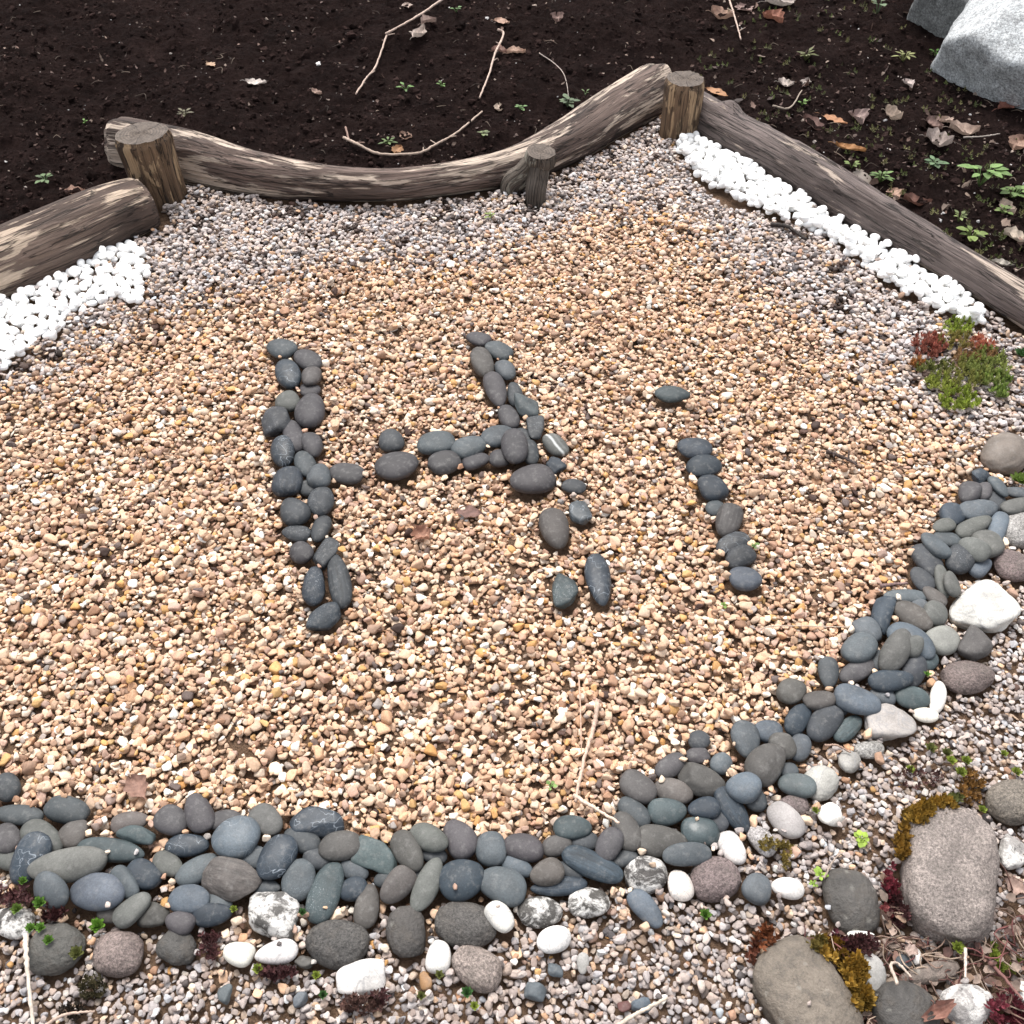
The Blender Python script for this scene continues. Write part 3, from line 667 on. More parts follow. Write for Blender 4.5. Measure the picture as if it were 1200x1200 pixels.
def make_ground():
    xs = np.concatenate([-np.geomspace(60, 2.75, 22), np.arange(-2.7, 2.71, 0.0075), np.geomspace(2.75, 60, 22)])
    ys = np.concatenate([-np.geomspace(60, 0.1, 16), np.arange(0.1, 1.4, 0.012), np.arange(1.4, 4.6, 0.0075), np.geomspace(4.62, 90, 24)])
    X, Y = np.meshgrid(xs, ys, indexing='ij')
    ins = inpoly(X, Y, BED).astype(float)
    for _ in range(3):
        q = ins.copy(); q[1:-1, 1:-1] = (ins[1:-1, 1:-1] * 2 + ins[:-2, 1:-1] + ins[2:, 1:-1] + ins[1:-1, :-2] + ins[1:-1, 2:]) / 6; ins = q
    Z = soil_z(X, Y) * (1 - ins) + ins * (-0.013 + 0.002 * vnoise(X, Y, 0.05, 9))
    n, m = X.shape; v = np.stack([X, Y, Z], -1).reshape(-1, 3)
    i = np.arange(n - 1)[:, None] * m + np.arange(m - 1)[None, :]; i = i.ravel()
    f = np.stack([i, i + m, i + m + 1, i + 1], 1)
    o = link('soil_ground', mesh_np('soil_ground', v, f, M_SOIL, True, {'bed': ('FLOAT', ins.ravel())})); kind(o, 'structure'); return o
make_ground()

# ------------------------------------------------------------------ logs and posts
def log_mesh(name, ax, rad, mat, seed, nseg=110, wobble=0.07, bark=0.35, knots=()):
    r = np.random.default_rng(seed); n = len(ax)
    t, s, u = frames(ax); L = np.concatenate([[0], np.cumsum(np.linalg.norm(np.diff(ax, axis=0), axis=1))])
    an = np.linspace(0, 2 * np.pi, nseg, endpoint=False)
    A, LL = np.meshgrid(an, L)
    P = np.stack([LL * 6, np.cos(A) * 1.3, np.sin(A) * 1.3], -1).reshape(-1, 3)
    w = wob(P, r, 1.0, 8) * wobble + wob(P * [1.2, 6, 6], r, 1.0, 8) * wobble * 0.30
    RR = rad[:, None] * (1 + w.reshape(n, nseg))
    bk = wob(P * [0.55, 1.5, 1.5], r, 1.0, 8) + 0.5 * wob(P * [2.0, 5, 5], r, 1.0, 8) + 0.25 * wob(P * [5, 16, 16], r, 1.0, 8)
    bk = np.clip((bk - bark) * 9, 0, 1).reshape(n, nseg)          # plates of bark still on the wood
    RR = RR + 0.0042 * bk * (rad / rad.max())[:, None] + rad[:, None] * 0.012 * (wob(P * [2, 22, 22], r, 1.0, 9) * np.abs(wob(P * [1, 3, 3], r, 1.0, 5))).reshape(n, nseg)
    for kl, ka, kr, kh in knots:
        d2 = ((LL - kl) / kr) ** 2 + ((np.angle(np.exp(1j * (A - ka)))) * rad[:, None] / kr) ** 2
        RR = RR + kh * np.exp(-d2)
    e = np.minimum(L, L[-1] - L)                                   # worn edge at both ends
    RR = RR * (1 - 0.10 * np.exp(-(e / 0.010) ** 2))[:, None]
    v = ax[:, None] + RR[..., None] * (np.cos(A)[..., None] * s[:, None] + np.sin(A)[..., None] * u[:, None])
    g = np.stack([LL, RR * np.cos(A), RR * np.sin(A)], -1).reshape(-1, 3) + r.uniform(0, 9, 3)
    f = np.array([[i * nseg + j, i * nseg + (j + 1) % nseg, (i + 1) * nseg + (j + 1) % nseg, (i + 1) * nseg + j] for i in range(n - 1) for j in range(nseg)])
    me = mesh_np(name, v.reshape(-1, 3), f, mat, True, {'grain': ('FLOAT_VECTOR', g), 'bark': ('FLOAT', bk.ravel())})
    return me, v
def cap_mesh(name, ring, seed, dome=0.004):
    r = np.random.default_rng(seed); c = ring.mean(0); n = len(ring); K = 7
    nrm = np.cross(ring[0] - c, ring[n // 4] - c); nrm /= np.linalg.norm(nrm)
    v = [c]; f = []
    for k in range(1, K + 1):
        q = k / K
        for j in range(n): v.append(c + (ring[j] - c) * q + nrm * (r.normal() * 0.0006))
    for j in range(n): f.append((0, 1 + j, 1 + (j + 1) % n, 1 + (j + 1) % n))
    tri = [(0, 1 + j, 1 + (j + 1) % n) for j in range(n)]
    for k in range(K - 1):
        for j in range(n):
            a = 1 + k * n + j; b = 1 + k * n + (j + 1) % n
            tri += [(a, a + n, b + n), (a, b + n, b)]
    v = np.array(v)
    x = ring[0] - c; x /= np.linalg.norm(x); y = np.cross(nrm, x)
    M = Matrix(((x[0], y[0], nrm[0], c[0]), (x[1], y[1], nrm[1], c[1]), (x[2], y[2], nrm[2], c[2]), (0, 0, 0, 1)))
    loc = (v - c) @ np.stack([x, y, nrm], 1)
    return mesh_np(name, loc, np.array(tri), M_END, True), M
def raster_log(ax, rad):
    for p, q in zip(ax, rad):
        w = win(p[0], p[1], q)
        if w is None: continue
        si, sj, dx, dy = w; d2 = dx * dx + dy * dy
        h = np.where(d2 < q * q, p[2] + np.sqrt(np.maximum(q * q - d2, 0)), -1)
        PH[si, sj] = np.maximum(PH[si, sj], h)
def lay_log(rows, z, mat, seed, label, cat, ends, wobble=0.07, knots=(), girth=1.0, bark=0.35):
    pts = np.array([[*px2g(u, v, z)] for u, v, _ in rows]); rr = np.array([[p * mpp(v), 0, 0] for _, v, p in rows])
    ax = catmull(pts, 240); rad = catmull(rr, 240)[:, 0] * girth
    root = empty('log', pts.mean(0) * [1, 1, 0])
    off = np.array(root.location)
    me, v = log_mesh('trunk', ax - off, rad, mat, seed, wobble=wobble, knots=knots, bark=bark)
    link('trunk', me, root)
    for e in ends:
        cm, M = cap_mesh('cut_end', v[e] if e else v[0][::-1], seed + 5)
        o = link('cut_end', cm, root); o.matrix_local = M
    raster_log(ax[13:-13], rad[13:-13])
    return tag(root, label, cat, 'logs edging the gravel bed')
lay_log([(-330, 478, 44), (-160, 392, 42), (-20, 322, 40), (70, 284, 38), (130, 256, 36), (172, 240, 34)], 0.035, M_LOGBARK, 11,
        'log with peeling streaky bark, ending at the thicker of the two posts', 'log', [0, -1], 0.10, girth=0.93, bark=0.55)
lay_log([(140, 172, 34), (180, 178, 34), (235, 188, 33), (300, 203, 27), (390, 215, 21), (470, 216, 19), (545, 206, 20), (610, 190, 24), (670, 163, 28), (720, 132, 31), (768, 106, 33)], 0.035, M_LOG, 23,
        'long curved log dipping in the middle between the two round posts', 'log', [0, -1], 0.11, girth=0.95, bark=0.85, knots=((0.16, 3.9, 0.03, 0.018), (1.78, 1.2, 0.035, 0.02)))
lay_log([(812, 126, 24), (850, 150, 25), (905, 180, 26), (965, 216, 26), (1030, 256, 25), (1095, 294, 24), (1160, 333, 24), (1240, 383, 26), (1350, 450, 27)], 0.035, M_LOGGREY, 37,
        'straight grey weathered log along the long strip of white pebbles', 'log', [0, -1], 0.09, girth=0.90, bark=0.75, knots=((0.14, 1.9, 0.03, 0.02),))

def solve_h(base, tv):
    lo, hi = 0.0, 0.8
    for _ in range(40):
        m = (lo + hi) / 2
        if g2px(base + np.array([0, 0, m]))[1] > tv: lo = m
        else: hi = m
    return lo
def post(bpx, tpx, r0, r1, mat, seed, label):
    base = px2g(*bpx); h = solve_h(base, tpx[1]); top = px2g(tpx[0], tpx[1], h)
    root = empty('wooden_post', base)
    ax = np.linspace([0, 0, -0.10], top - base, 60); rad = np.linspace(r0, r1, 60)
    rad = rad * (1 + 0.03 * np.sin(np.linspace(0, 5, 60) + seed)); me, v = log_mesh('post_shaft', ax, rad, mat, seed, wobble=0.06, bark=0.55)
    link('post_shaft', me, root)
    cm, M = cap_mesh('cut_top', v[-1], seed); o = link('cut_top', cm, root); o.matrix_local = M
    w = win(base[0], base[1], r0)
    if w: si, sj, dx, dy = w; PH[si, sj] = np.where(dx * dx + dy * dy < r0 * r0, h, PH[si, sj])
    return tag(root, label, 'post')
post((191, 229), (166, 156), 0.060, 0.071, M_POST, 51, 'thicker round wooden post standing where two logs meet, brown and peeling')
post((795, 155), (804, 92), 0.058, 0.056, M_POST, 52, 'round wooden post with a sloping grey top next to the white pebble strip')
def stump():
    base = px2g(613, 224); h = solve_h(base, 181); top = px2g(631, 181, h) - base
    root = empty('forked_stump', base)
    for bp, rr, sd in (((599, 225), 0.023, 61), ((627, 237), 0.025, 62)):
        b = px2g(*bp) - base; b2 = b.copy(); b2[2] = -0.05
        ax = catmull([b2, b + [0, 0, 0.02], b * 0.5 + top * 0.5, top - [0, 0, .012]], 50)
        me, v = log_mesh('prong', ax, np.linspace(rr, 0.030, 50), M_STUB, sd, 40, 0.12)
        link('prong', me, root)
        raster_log(ax[:25] + base, np.full(25, rr))
    ax = np.linspace(top - [0, 0, 0.03], top + [0.004, -0.004, 0.010], 10)
    me, v = log_mesh('head', ax, np.full(10, 0.038), M_STUB, 63, 40, 0.08); link('head', me, root)
    cm, M = cap_mesh('cut_top', v[-1], 64); o = link('cut_top', cm, root); o.matrix_local = M
    tag(root, 'short forked grey stump leaning in front of the long curved log', 'stump')
stump()

LOGH = PH.copy()                          # logs and posts only
def on_log(x, y): return LOGH[min(max(int((x - X0) / RES), 0), NX - 1), min(max(int((y - Y0) / RES), 0), NY - 1)]
# ------------------------------------------------------------------ single stones
def stone_shape(sub, r, style, rough=0.0):
    d, f = ico(sub)
    if style == 'k':
        rr = polytope(d, r, 12, 11, 0.74, 1.0)
    elif style == 'k2':
        q = 3.3; rr = (np.abs(d) ** q).sum(1) ** (-1 / q)
    else:
        q = r.uniform(2.0, 2.45); rr = (np.abs(d) ** q).sum(1) ** (-1 / q)
    v = d * rr[:, None]
    if style == '':
        e = r.uniform(-0.22, 0.22); v[:, 1] *= 1 + e * v[:, 0]; v[:, 2] *= 1 + 0.7 * e * v[:, 0]
        bnd = r.uniform(-0.08, 0.08); v[:, 1] += bnd * (v[:, 0] ** 2 - 0.4)
    v *= (1 + (0.055 if style == '' else 0.06) * wob(d, r, 1.7, 6) + (0.006 if style == '' else 0.02) * wob(d, r, 6, 8) + rough * (0.022 * wob(d, r, 5, 8) + 0.012 * wob(d, r, 13, 10) + 0.007 * wob(d, r, 30, 12)))[:, None]
    v = v - (v.max(0) + v.min(0)) / 2
    return v / np.abs(v).max(0), f
def img_ellipse(a, b, ang):
    c, s = math.cos(R(ang)), math.sin(R(ang)); Q = np.array([[c, -s], [s, c]])
    return Q @ np.diag([a * a, b * b]) @ Q.T
def settle(u, v, a, b, ang, cf, embed, zmin_f):
    """ground ellipse, height and tilt of a stone whose outline in the photo is that ellipse"""
    S = img_ellipse(a, b, ang); m = mpp(min(v, 1200)); c0 = cf * min(a, b) * m; z = c0 * zmin_f; tilt = np.zeros(2)
    for it in range(3):
        p = px2g(u, v, z); e = 1e-4; q0 = g2px(p)
        J = np.stack([(g2px(p + [e, 0, 0]) - q0) / e, (g2px(p + [0, e, 0]) - q0) / e], 1); jz = (g2px(p + [0, 0, e]) - q0) / e
        Ji = np.linalg.inv(J); c = c0
        for _ in range(12):
            Mx = Ji @ (S - c * c * np.outer(jz, jz)) @ Ji.T; ev, U = np.linalg.eigh(Mx)
            if ev[0] > (0.85 * c) ** 2: break
            c *= 0.88
        A, Bx = math.sqrt(max(ev[1], 1e-8)), math.sqrt(max(ev[0], 1e-8)); yaw = math.atan2(U[1, 1], U[0, 1])
        w = win(p[0], p[1], A)
        if w is None: z = c * zmin_f; continue
        si, sj, dx, dy = w; cy, sy = math.cos(yaw), math.sin(yaw)
        r2 = ((dx * cy + dy * sy) / A) ** 2 + ((-dx * sy + dy * cy) / Bx) ** 2; inn = r2 < 0.92
        if not inn.any(): continue
        sup = PH[si, sj][inn]; prof = c * np.sqrt(1 - r2[inn])
        X = np.broadcast_to(dx, r2.shape)[inn]; Y = np.broadcast_to(dy, r2.shape)[inn]
        if (sup > 0.002).mean() > 0.04:
            Amat = np.stack([X, Y, np.ones_like(X)], 1); k = np.linalg.lstsq(Amat, np.minimum(sup, 0.09), rcond=None)[0]
            tilt = np.clip(k[:2] * 0.6, -0.38, 0.38)
        zz = np.percentile(sup + prof - X * tilt[0] - Y * tilt[1], 86) - embed * c
        flat = c * zmin_f
        z = max(flat, min(zz, 0.06 + c)) if (sup > 0.002).mean() > 0.04 else flat
    # write its top into the map
    if w is not None:
        h = z + dx * tilt[0] + dy * tilt[1] + c * np.sqrt(np.maximum(1 - r2, 0)); PH[si, sj] = np.where(r2 < 1, np.maximum(PH[si, sj], h), PH[si, sj])
    p = px2g(u, v, z)
    return p, A, Bx, c, yaw, tilt
def put_stone(name, cat, row, group, cf, embed, zmin_f, i, dark=1.0):
    u, v, a, b, ang, tone, pat, label = row
    st = ''
    if pat not in PAT:
        if pat[:-1] in PAT: st, pat = 'k', pat[:-1]
        else: st, pat = 'k2', pat[:-2]
    r = np.random.default_rng(1000 + i)
    p, A, Bx, c, yaw, tilt = settle(u, v, a, b, ang, cf, embed, zmin_f)
    vs, f = stone_shape(5 if max(a, b) > 34 or name == 'rock' else 4, r, st, 1.0 if name == 'rock' else 0.0)
    if st == '' and r.random() < 0.5: vs[:, 0] *= -1; f = f[:, ::-1]
    vs = vs * [A, Bx, c]
    o = link(name, mesh_np(name, vs, f, PAT[pat]))
    nz = Vector((-tilt[0], -tilt[1], 1)).normalized()
    qt = Vector((0, 0, 1)).rotation_difference(nz) @ Matrix.Rotation(yaw, 3, 'Z').to_quaternion()
    o.rotation_mode = 'QUATERNION'; o.rotation_quaternion = qt; o.location = p
    t = np.array(TONE[tone]) * r.uniform(0.86, 1.16) * dark * (1 + r.normal(size=3) * 0.013)
    o['tone'] = [float(x) for x in t]
    tag(o, label, cat, group)
    return o
k = 0
for row in R_ROWS:
    nm, lb, ct = row[7], row[8], row[9]
    big = max(row[2], row[3]) > 45
    put_stone(nm.replace(' ', '_'), ct, (*row[:7], lb), 'pale stones and rocks along the dark border', 0.62, 0.35, 0.42 if nm == 'pebble' else 0.14, k); k += 1
for rows, g in ((B_ROWS, 'dark pebbles heaped along the border of the bed'), (H_ROWS, 'dark pebbles spelling the letter H'), (I_ROWS, 'dark pebbles spelling the letter i')):
    for row in rows:
        put_stone('pebble', 'pebble', (row[0], row[1], row[2] * 1.05, row[3] * 1.05, *row[4:]), g, 0.54, 0.22, 0.72 if rows is B_ROWS else 0.85, k, 0.88 if rows is B_ROWS else 0.60); k += 1

# ------------------------------------------------------------------ grey boulder in the corner
def boulder(c, half, seed, label, planes, tone):
    r = np.random.default_rng(seed); d, f = ico(6)
    n = np.array([p[:3] for p in planes], float); n /= np.linalg.norm(n, axis=1)[:, None]; h = np.array([p[3] for p in planes])
    h = h[:, None] + 0.03 * np.stack([wob(d * half, r, 7, 6) for _ in h])          # each broken face is uneven
    m = np.maximum(d @ n.T, 0) / h.T
    rr = (m ** 30).sum(1) ** (-1 / 30)
    v = d * rr[:, None] * half * (1 + 0.010 * wob(d, r, 9, 10) + 0.006 * wob(d, r, 24, 12) + 0.004 * wob(d, r, 60, 12))[:, None]
    o = link('boulder', mesh_np('boulder', v, f, PAT['coarse'])); o.location = c
    o['tone'] = tone
    return tag(o, label, 'boulder')
pb = px2g(1226, 100); boulder((pb[0], pb[1], 0.13), 0.36, 5, 'large pale grey granite boulder with sharp edges on the dark soil',
    [(.16, -.26, .95, .42), (-.35, -.45, .82, .55), (-.86, -.42, -.30, .84), (-.50, -.76, -.42, .78), (-.05, -.90, -.43, .76), (.5, -.80, -.2, .95), (.9, .1, .2, 1.0), (0, 1, .2, 1.0), (-.85, .5, .2, .86), (0, 0, -1, .7), (-.6, .25, .75, .62), (.6, .4, .7, .75)], [0.42, 0.435, 0.44])
pb = px2g(1146, 46); boulder((pb[0], pb[1], 0.09), 0.24, 8, 'darker grey boulder partly behind the pale granite one',
    [(.1, -.4, .9, .60), (-.8, -.5, -.2, .85), (-.1, -.92, -.3, .80), (.9, .1, .2, 1.0), (0, 1, .2, 1.0), (-.8, .5, .2, .9), (0, 0, -1, .7), (0, .2, 1, .66)], [0.17, 0.175, 0.172])

# ------------------------------------------------------------------ white pebbles: the first ones of each heap lie hidden below, the rest are individuals
W_LEFT = gpoly([(-60, 372), (0, 345), (40, 325), (75, 305), (105, 290), (135, 280), (150, 278), (166, 292), (172, 325), (160, 350), (135, 345), (115, 345), (98, 356), (78, 362), (62, 392), (30, 398), (8, 425), (-60, 455)], 0.02)
W_RIGHT = gpoly([(793, 170), (806, 150), (838, 142), (852, 156), (880, 178), (905, 197), (945, 222), (975, 243), (1010, 258), (1045, 279), (1075, 303), (1110, 322), (1135, 345), (1158, 368), (1150, 374), (1118, 366), (1090, 350), (1058, 335), (1032, 318), (1010, 300), (985, 282), (958, 266), (930, 256), (900, 243), (868, 226), (838, 214), (815, 196), (806, 183)], 0.02)
def pebble_meshes(n, sub):
    out = []
    for i in range(n):
        r = np.random.default_rng(300 + i); v, f = stone_shape(sub, r, '' if i % 3 else 'k'); out.append((v, f))
    return out
WP = pebble_meshes(12, 3)
WME = [mesh_np('white_pebble', v, f, M_WHITE) for v, f in WP]
def heap(poly, n_hidden, n_shown, rad, label, group, seed):
    r = np.random.default_rng(seed); P = np.array(poly); lo, hi = P.min(0), P.max(0); bag = Bag(); cnt = 0; got = []
    while cnt < n_hidden + n_shown:
        best = None
        for _ in range(5):
            x, y = r.uniform(lo, hi)
            while not inpoly(x, y, poly): x, y = r.uniform(lo, hi)
            a = rad * r.uniform(0.8, 1.3); b = a * r.uniform(0.68, 0.95); c = a * r.uniform(0.55, 0.75); yaw = r.uniform(0, 6.28)
            w = win(x, y, a)
            if w is None: continue
            si, sj, dx, dy = w; cy, sy = math.cos(yaw), math.sin(yaw)
            r2 = ((dx * cy + dy * sy) / a) ** 2 + ((-dx * sy + dy * cy) / b) ** 2; inn = r2 < 0.95
            z = max(np.percentile(PH[si, sj][inn] + c * np.sqrt(1 - r2[inn]), 80) - 0.12 * c, 0.55 * c)
            if z > 0.056 or on_log(x, y) > 0.03: continue
            if best is None or z < best[0]: best = (z, x, y, a, b, c, yaw, si, sj, r2)
        if best is None: continue
        z, x, y, a, b, c, yaw, si, sj, r2 = best
        PH[si, sj] = np.where(r2 < 1, np.maximum(PH[si, sj], z + c * np.sqrt(np.maximum(1 - r2, 0))), PH[si, sj])
        got.append((x, y, z, a, b, c, yaw, r.integers(12), r.uniform(-.45, .45), r.uniform(-.45, .45))); cnt += 1
    for i, (x, y, z, a, b, c, yaw, ki, t1, t2) in enumerate(got):
        M = Matrix.LocRotScale((x, y, z), (Matrix.Rotation(t1, 3, 'X') @ Matrix.Rotation(t2, 3, 'Y') @ Matrix.Rotation(yaw, 3, 'Z')).to_quaternion(), (a, b, c))
        if i < n_hidden:
            v, f = WP[ki]; bag.add(v @ np.array(M.to_3x3()).T + np.array(M.translation), f)
        else:
            o = link('white_pebble', WME[ki]); o.matrix_world = M; tag(o, label, 'pebble', group)
    return bag
h1 = heap(W_LEFT, 150, 110, 0.0125, 'small bright white pebble heaped against the log with peeling bark', 'white pebbles against the peeling log', 1)
h2 = heap(W_RIGHT, 260, 190, 0.0120, 'small bright white pebble in the long strip beside the straight grey log', 'white pebbles beside the straight grey log', 2)
h1.v += h2.v; h1.f += [x + h1.n for x in h2.f]
kind(link('white_pebbles', h1.mesh('white_pebbles', M_WHITE)), 'stuff')

# ------------------------------------------------------------------ gravel: tan stones in the bed, fine grey grit round it
TAN = gpoly([(-420, 470), (-60, 452), (30, 452), (110, 400), (180, 368), (260, 340), (330, 322), (400, 296), (480, 304), (560, 306), (640, 266), (720, 242), (780, 238), (820, 262), (865, 308), (920, 352), (980, 385), (1020, 425), (1055, 462), (1090, 490), (1150, 520), (1200, 545), (1190, 600), (1120, 700), (1060, 760), (1000, 850), (930, 900), (850, 985), (760, 1030), (620, 1060), (480, 1075), (350, 1085), (200, 1075), (60, 1060), (-60, 1060), (-420, 1040)])
def pal(cols): return np.array([c for c, w in cols]), np.cumsum([w for c, w in cols]) / sum(w for c, w in cols)
P_TAN = pal([((.67, .52, .39), .17), ((.57, .395, .27), .31), ((.48, .305, .195), .22), ((.49, .28, .11), .05), ((.31, .185, .12), .10), ((.42, .27, .20), .11), ((.76, .69, .60), .045), ((.11, .08, .07), .012), ((.33, .27, .23), .025)])
P_GREY = pal([((.43, .365, .335), .42), ((.54, .475, .44), .24), ((.33, .27, .245), .17), ((.11, .092, .088), .06), ((.42, .31, .23), .07), ((.62, .585, .55), .04)])
PROTO = {}
for sub in (2, 3):
    PROTO[sub] = []
    for i in range(28):
        r = np.random.default_rng(700 + i); d, f = ico(sub)
        v = d * polytope(d, r, 7, (12, 16, 22, 30)[i % 4], 0.58, 1.0)[:, None] * (1 + 0.05 * wob(d, r, 2.2, 5))[:, None]
        v -= (v.max(0) + v.min(0)) / 2; PROTO[sub].append(v / np.abs(v).max(0))
def scatter_gravel():
    GH = np.full((NX, NY), -0.013, np.float32)
    blocked = PH > 0.001; GH[blocked] = np.maximum(GH[blocked], PH[blocked])
    r = np.random.default_rng(42)
    n_try = 580000
    pts = np.stack([r.uniform(X0 + .02, X1 - .02, n_try), r.uniform(Y0 + .02, 2.95, n_try)], 1)
    ins = inpoly(pts[:, 0], pts[:, 1], BED) & ~inpoly(pts[:, 0], pts[:, 1], HOLE)
    q = pts - [0, 0]; rel = np.stack([q[:, 0], q[:, 1], np.full(len(q), -CAM_H)], 1); zz = rel @ FW
    U = 600 + 600 * rel[:, 0] / zz / TT; V = 600 - 600 * (rel @ UP) / zz / TT
    ins &= (U > -300) & (U < 1540) & (V < 1360) & (zz > 0)
    deb = inpoly(pts[:, 0], pts[:, 1], DEBRIS); ins &= ~(deb & (r.random(n_try) < 0.80))
    pts, U, V = pts[ins], U[ins], V[ins]
    jt = pts + r.normal(size=pts.shape) * 0.05
    tan = inpoly(jt[:, 0], jt[:, 1], TAN)
    keep = np.where(tan, r.random(len(pts)) < 0.46, r.random(len(pts)) < 0.53)                       # tan stones are bigger, so fewer
    pts, tan, U, V = pts[keep], tan[keep], U[keep], V[keep]
    out = []
    for (x, y), t, v_ in zip(pts, tan, V):
        a = (np.clip(r.lognormal(-5.36, 0.34), 0.0024, 0.0115) if t else np.clip(r.normal(0.0043 + (0.0013 if v_ < 500 else 0), 0.0012), 0.0024, 0.010))
        b = a * r.uniform(0.60, 0.95); c = a * r.uniform(0.30, 0.66); best = None; ontop = a < 0.006 and y < 1.05 and r.random() < 0.005
        for _ in range(2):
            cx, cy = x + r.normal() * 0.010, y + r.normal() * 0.010; yaw = r.uniform(0, 6.28)
            w = win(cx, cy, a)
            if w is None: continue
            si, sj, dx, dy = w; co, s_ = math.cos(yaw), math.sin(yaw)
            r2 = ((dx * co + dy * s_) / a) ** 2 + ((-dx * s_ + dy * co) / b) ** 2; inn = r2 < 0.9
            if not inn.any(): continue
            if on_log(cx, cy) > 0.01 or not ontop and blocked[si, sj][inn].mean() > 0.22: continue
            hv = (GH[si, sj] + c * np.sqrt(np.maximum(1 - r2, 0)))[inn]; q_ = int(len(hv) * 0.84); z = np.partition(hv, q_)[q_] - 0.10 * c
            if best is None or z < best[0]: best = (z, cx, cy, yaw, si, sj, r2)
        if best is None or (best[0] > (0.0135 if t else 0.0105) and not (ontop and best[0] < 0.06)): continue
        z, cx, cy, yaw, si, sj, r2 = best
        GH[si, sj] = np.where(r2 < 1, np.maximum(GH[si, sj], z + c * np.sqrt(np.maximum(1 - r2, 0))), GH[si, sj])
        out.append((cx, cy, z, a, b, c, yaw, t, v_))
    bags = {True: Bag(), False: Bag()}; kept = 0
    for (cx, cy, z, a, b, c, yaw, t, v_) in out:
        si, sj, dx, dy = win(cx, cy, a); co, s_ = math.cos(yaw), math.sin(yaw)
        r2 = ((dx * co + dy * s_) / a) ** 2 + ((-dx * s_ + dy * co) / b) ** 2
        vis = ((z + c * np.sqrt(np.maximum(1 - r2, 0)) + 0.0012) > GH[si, sj]) & (r2 < 1)
        if vis.sum() < 2: continue
        kept += 1
        sub = 3 if (t and v_ > 560) else 2
        v = PROTO[sub][r.integers(28)] * [a, b, c]
        tl = r.normal(size=2) * 0.28
        cx_, sx_ = math.cos(tl[0]), math.sin(tl[0]); cy_, sy_ = math.cos(tl[1]), math.sin(tl[1])
        Rm = np.array([[co, -s_, 0], [s_, co, 0], [0, 0, 1]]) @ np.array([[1, 0, 0], [0, cx_, -sx_], [0, sx_, cx_]]) @ np.array([[cy_, 0, sy_], [0, 1, 0], [-sy_, 0, cy_]])
        cols, cum = P_TAN if (t or r.random() < 0.06) else P_GREY
        col = cols[np.searchsorted(cum, r.random())] * r.uniform(0.78, 1.13) * (1 + r.normal() * np.array([0.05, 0, -0.05]))
        if not t and v_ < 480 and vnoise(np.array([cx]), np.array([cy]), 0.055, 21)[0] + .5 * vnoise(np.array([cx]), np.array([cy]), 0.02, 22)[0] > 0.78 and r.random() < .75: col = np.array((.045, .028, .022)) * r.uniform(.5, 1.6)
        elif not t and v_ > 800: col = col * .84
        elif r.random() < .014: col = np.array((.07, .038, .028)) * r.uniform(.5, 1.4)
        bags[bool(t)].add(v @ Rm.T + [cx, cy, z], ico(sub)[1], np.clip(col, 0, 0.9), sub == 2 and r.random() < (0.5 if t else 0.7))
    print('gravel', len(pts), len(out), kept)
    kind(link('tan_gravel', bags[True].mesh('tan_gravel', M_GRAVEL)), 'stuff')
    kind(link('grey_grit', bags[False].mesh('grey_grit', M_GRAVEL)), 'stuff')
    return GH
GH = scatter_gravel()
def surf(x, y):
    """height of whatever lies at (x, y)"""
    i, j = int((x - X0) / RES), int((y - Y0) / RES)
    if inpoly(x, y, BED) and 0 <= i < NX and 0 <= j < NY: return float(GH[max(i - 3, 0):i + 4, max(j - 3, 0):j + 4].max())
    return float(soil_z(x, y))
def at(u, v):
    p = px2g(u, v); p = px2g(u, v, min(surf(p[0], p[1]), 0.05)); p[2] = surf(p[0], p[1]); return p

# ------------------------------------------------------------------ crumbs on the soil
def crumbs():
    r = np.random.default_rng(77); bag = Bag(); pale = Bag()
    n = 0
    while n < 26000:
        u, v = r.uniform(-160, 1360), r.uniform(-140, 420) ** 1.0
        p = px2g(u, v)
        if inpoly(p[0], p[1], BED): continue
        n += 1; z = float(soil_z(p[0], p[1])); a = min(r.lognormal(-5.95, 0.60), 0.017)
        vv = PROTO[2][r.integers(28)] * (1 + r.normal(size=(42, 1)) * .2) * [a, a * r.uniform(.6, 1), a * r.uniform(.5, .9)]
        q = r.uniform(0, 6.28); M = np.array([[math.cos(q), -math.sin(q), 0], [math.sin(q), math.cos(q), 0], [0, 0, 1]])
        isp = r.random() < (0.022 + 0.03 * (u > 820))
        if isp:
            s = r.uniform(0.4, 0.9); vv *= s; col = np.array([(.55, .47, .42), (.42, .33, .27), (.65, .62, .60)][r.integers(3)]) * r.uniform(.5, 1.1)
        else: col = np.array((.024, .0148, .0132)) * r.uniform(0.35, 2.2)
        (pale if isp else bag).add(vv @ M.T + [p[0], p[1], z + a * .25], ico(2)[1], col, True)
    kind(link('soil_clods', bag.mesh('soil_clods', M_CLOD)), 'stuff'); kind(link('soil_grit', pale.mesh('soil_grit', M_GRAVEL)), 'stuff')
crumbs()

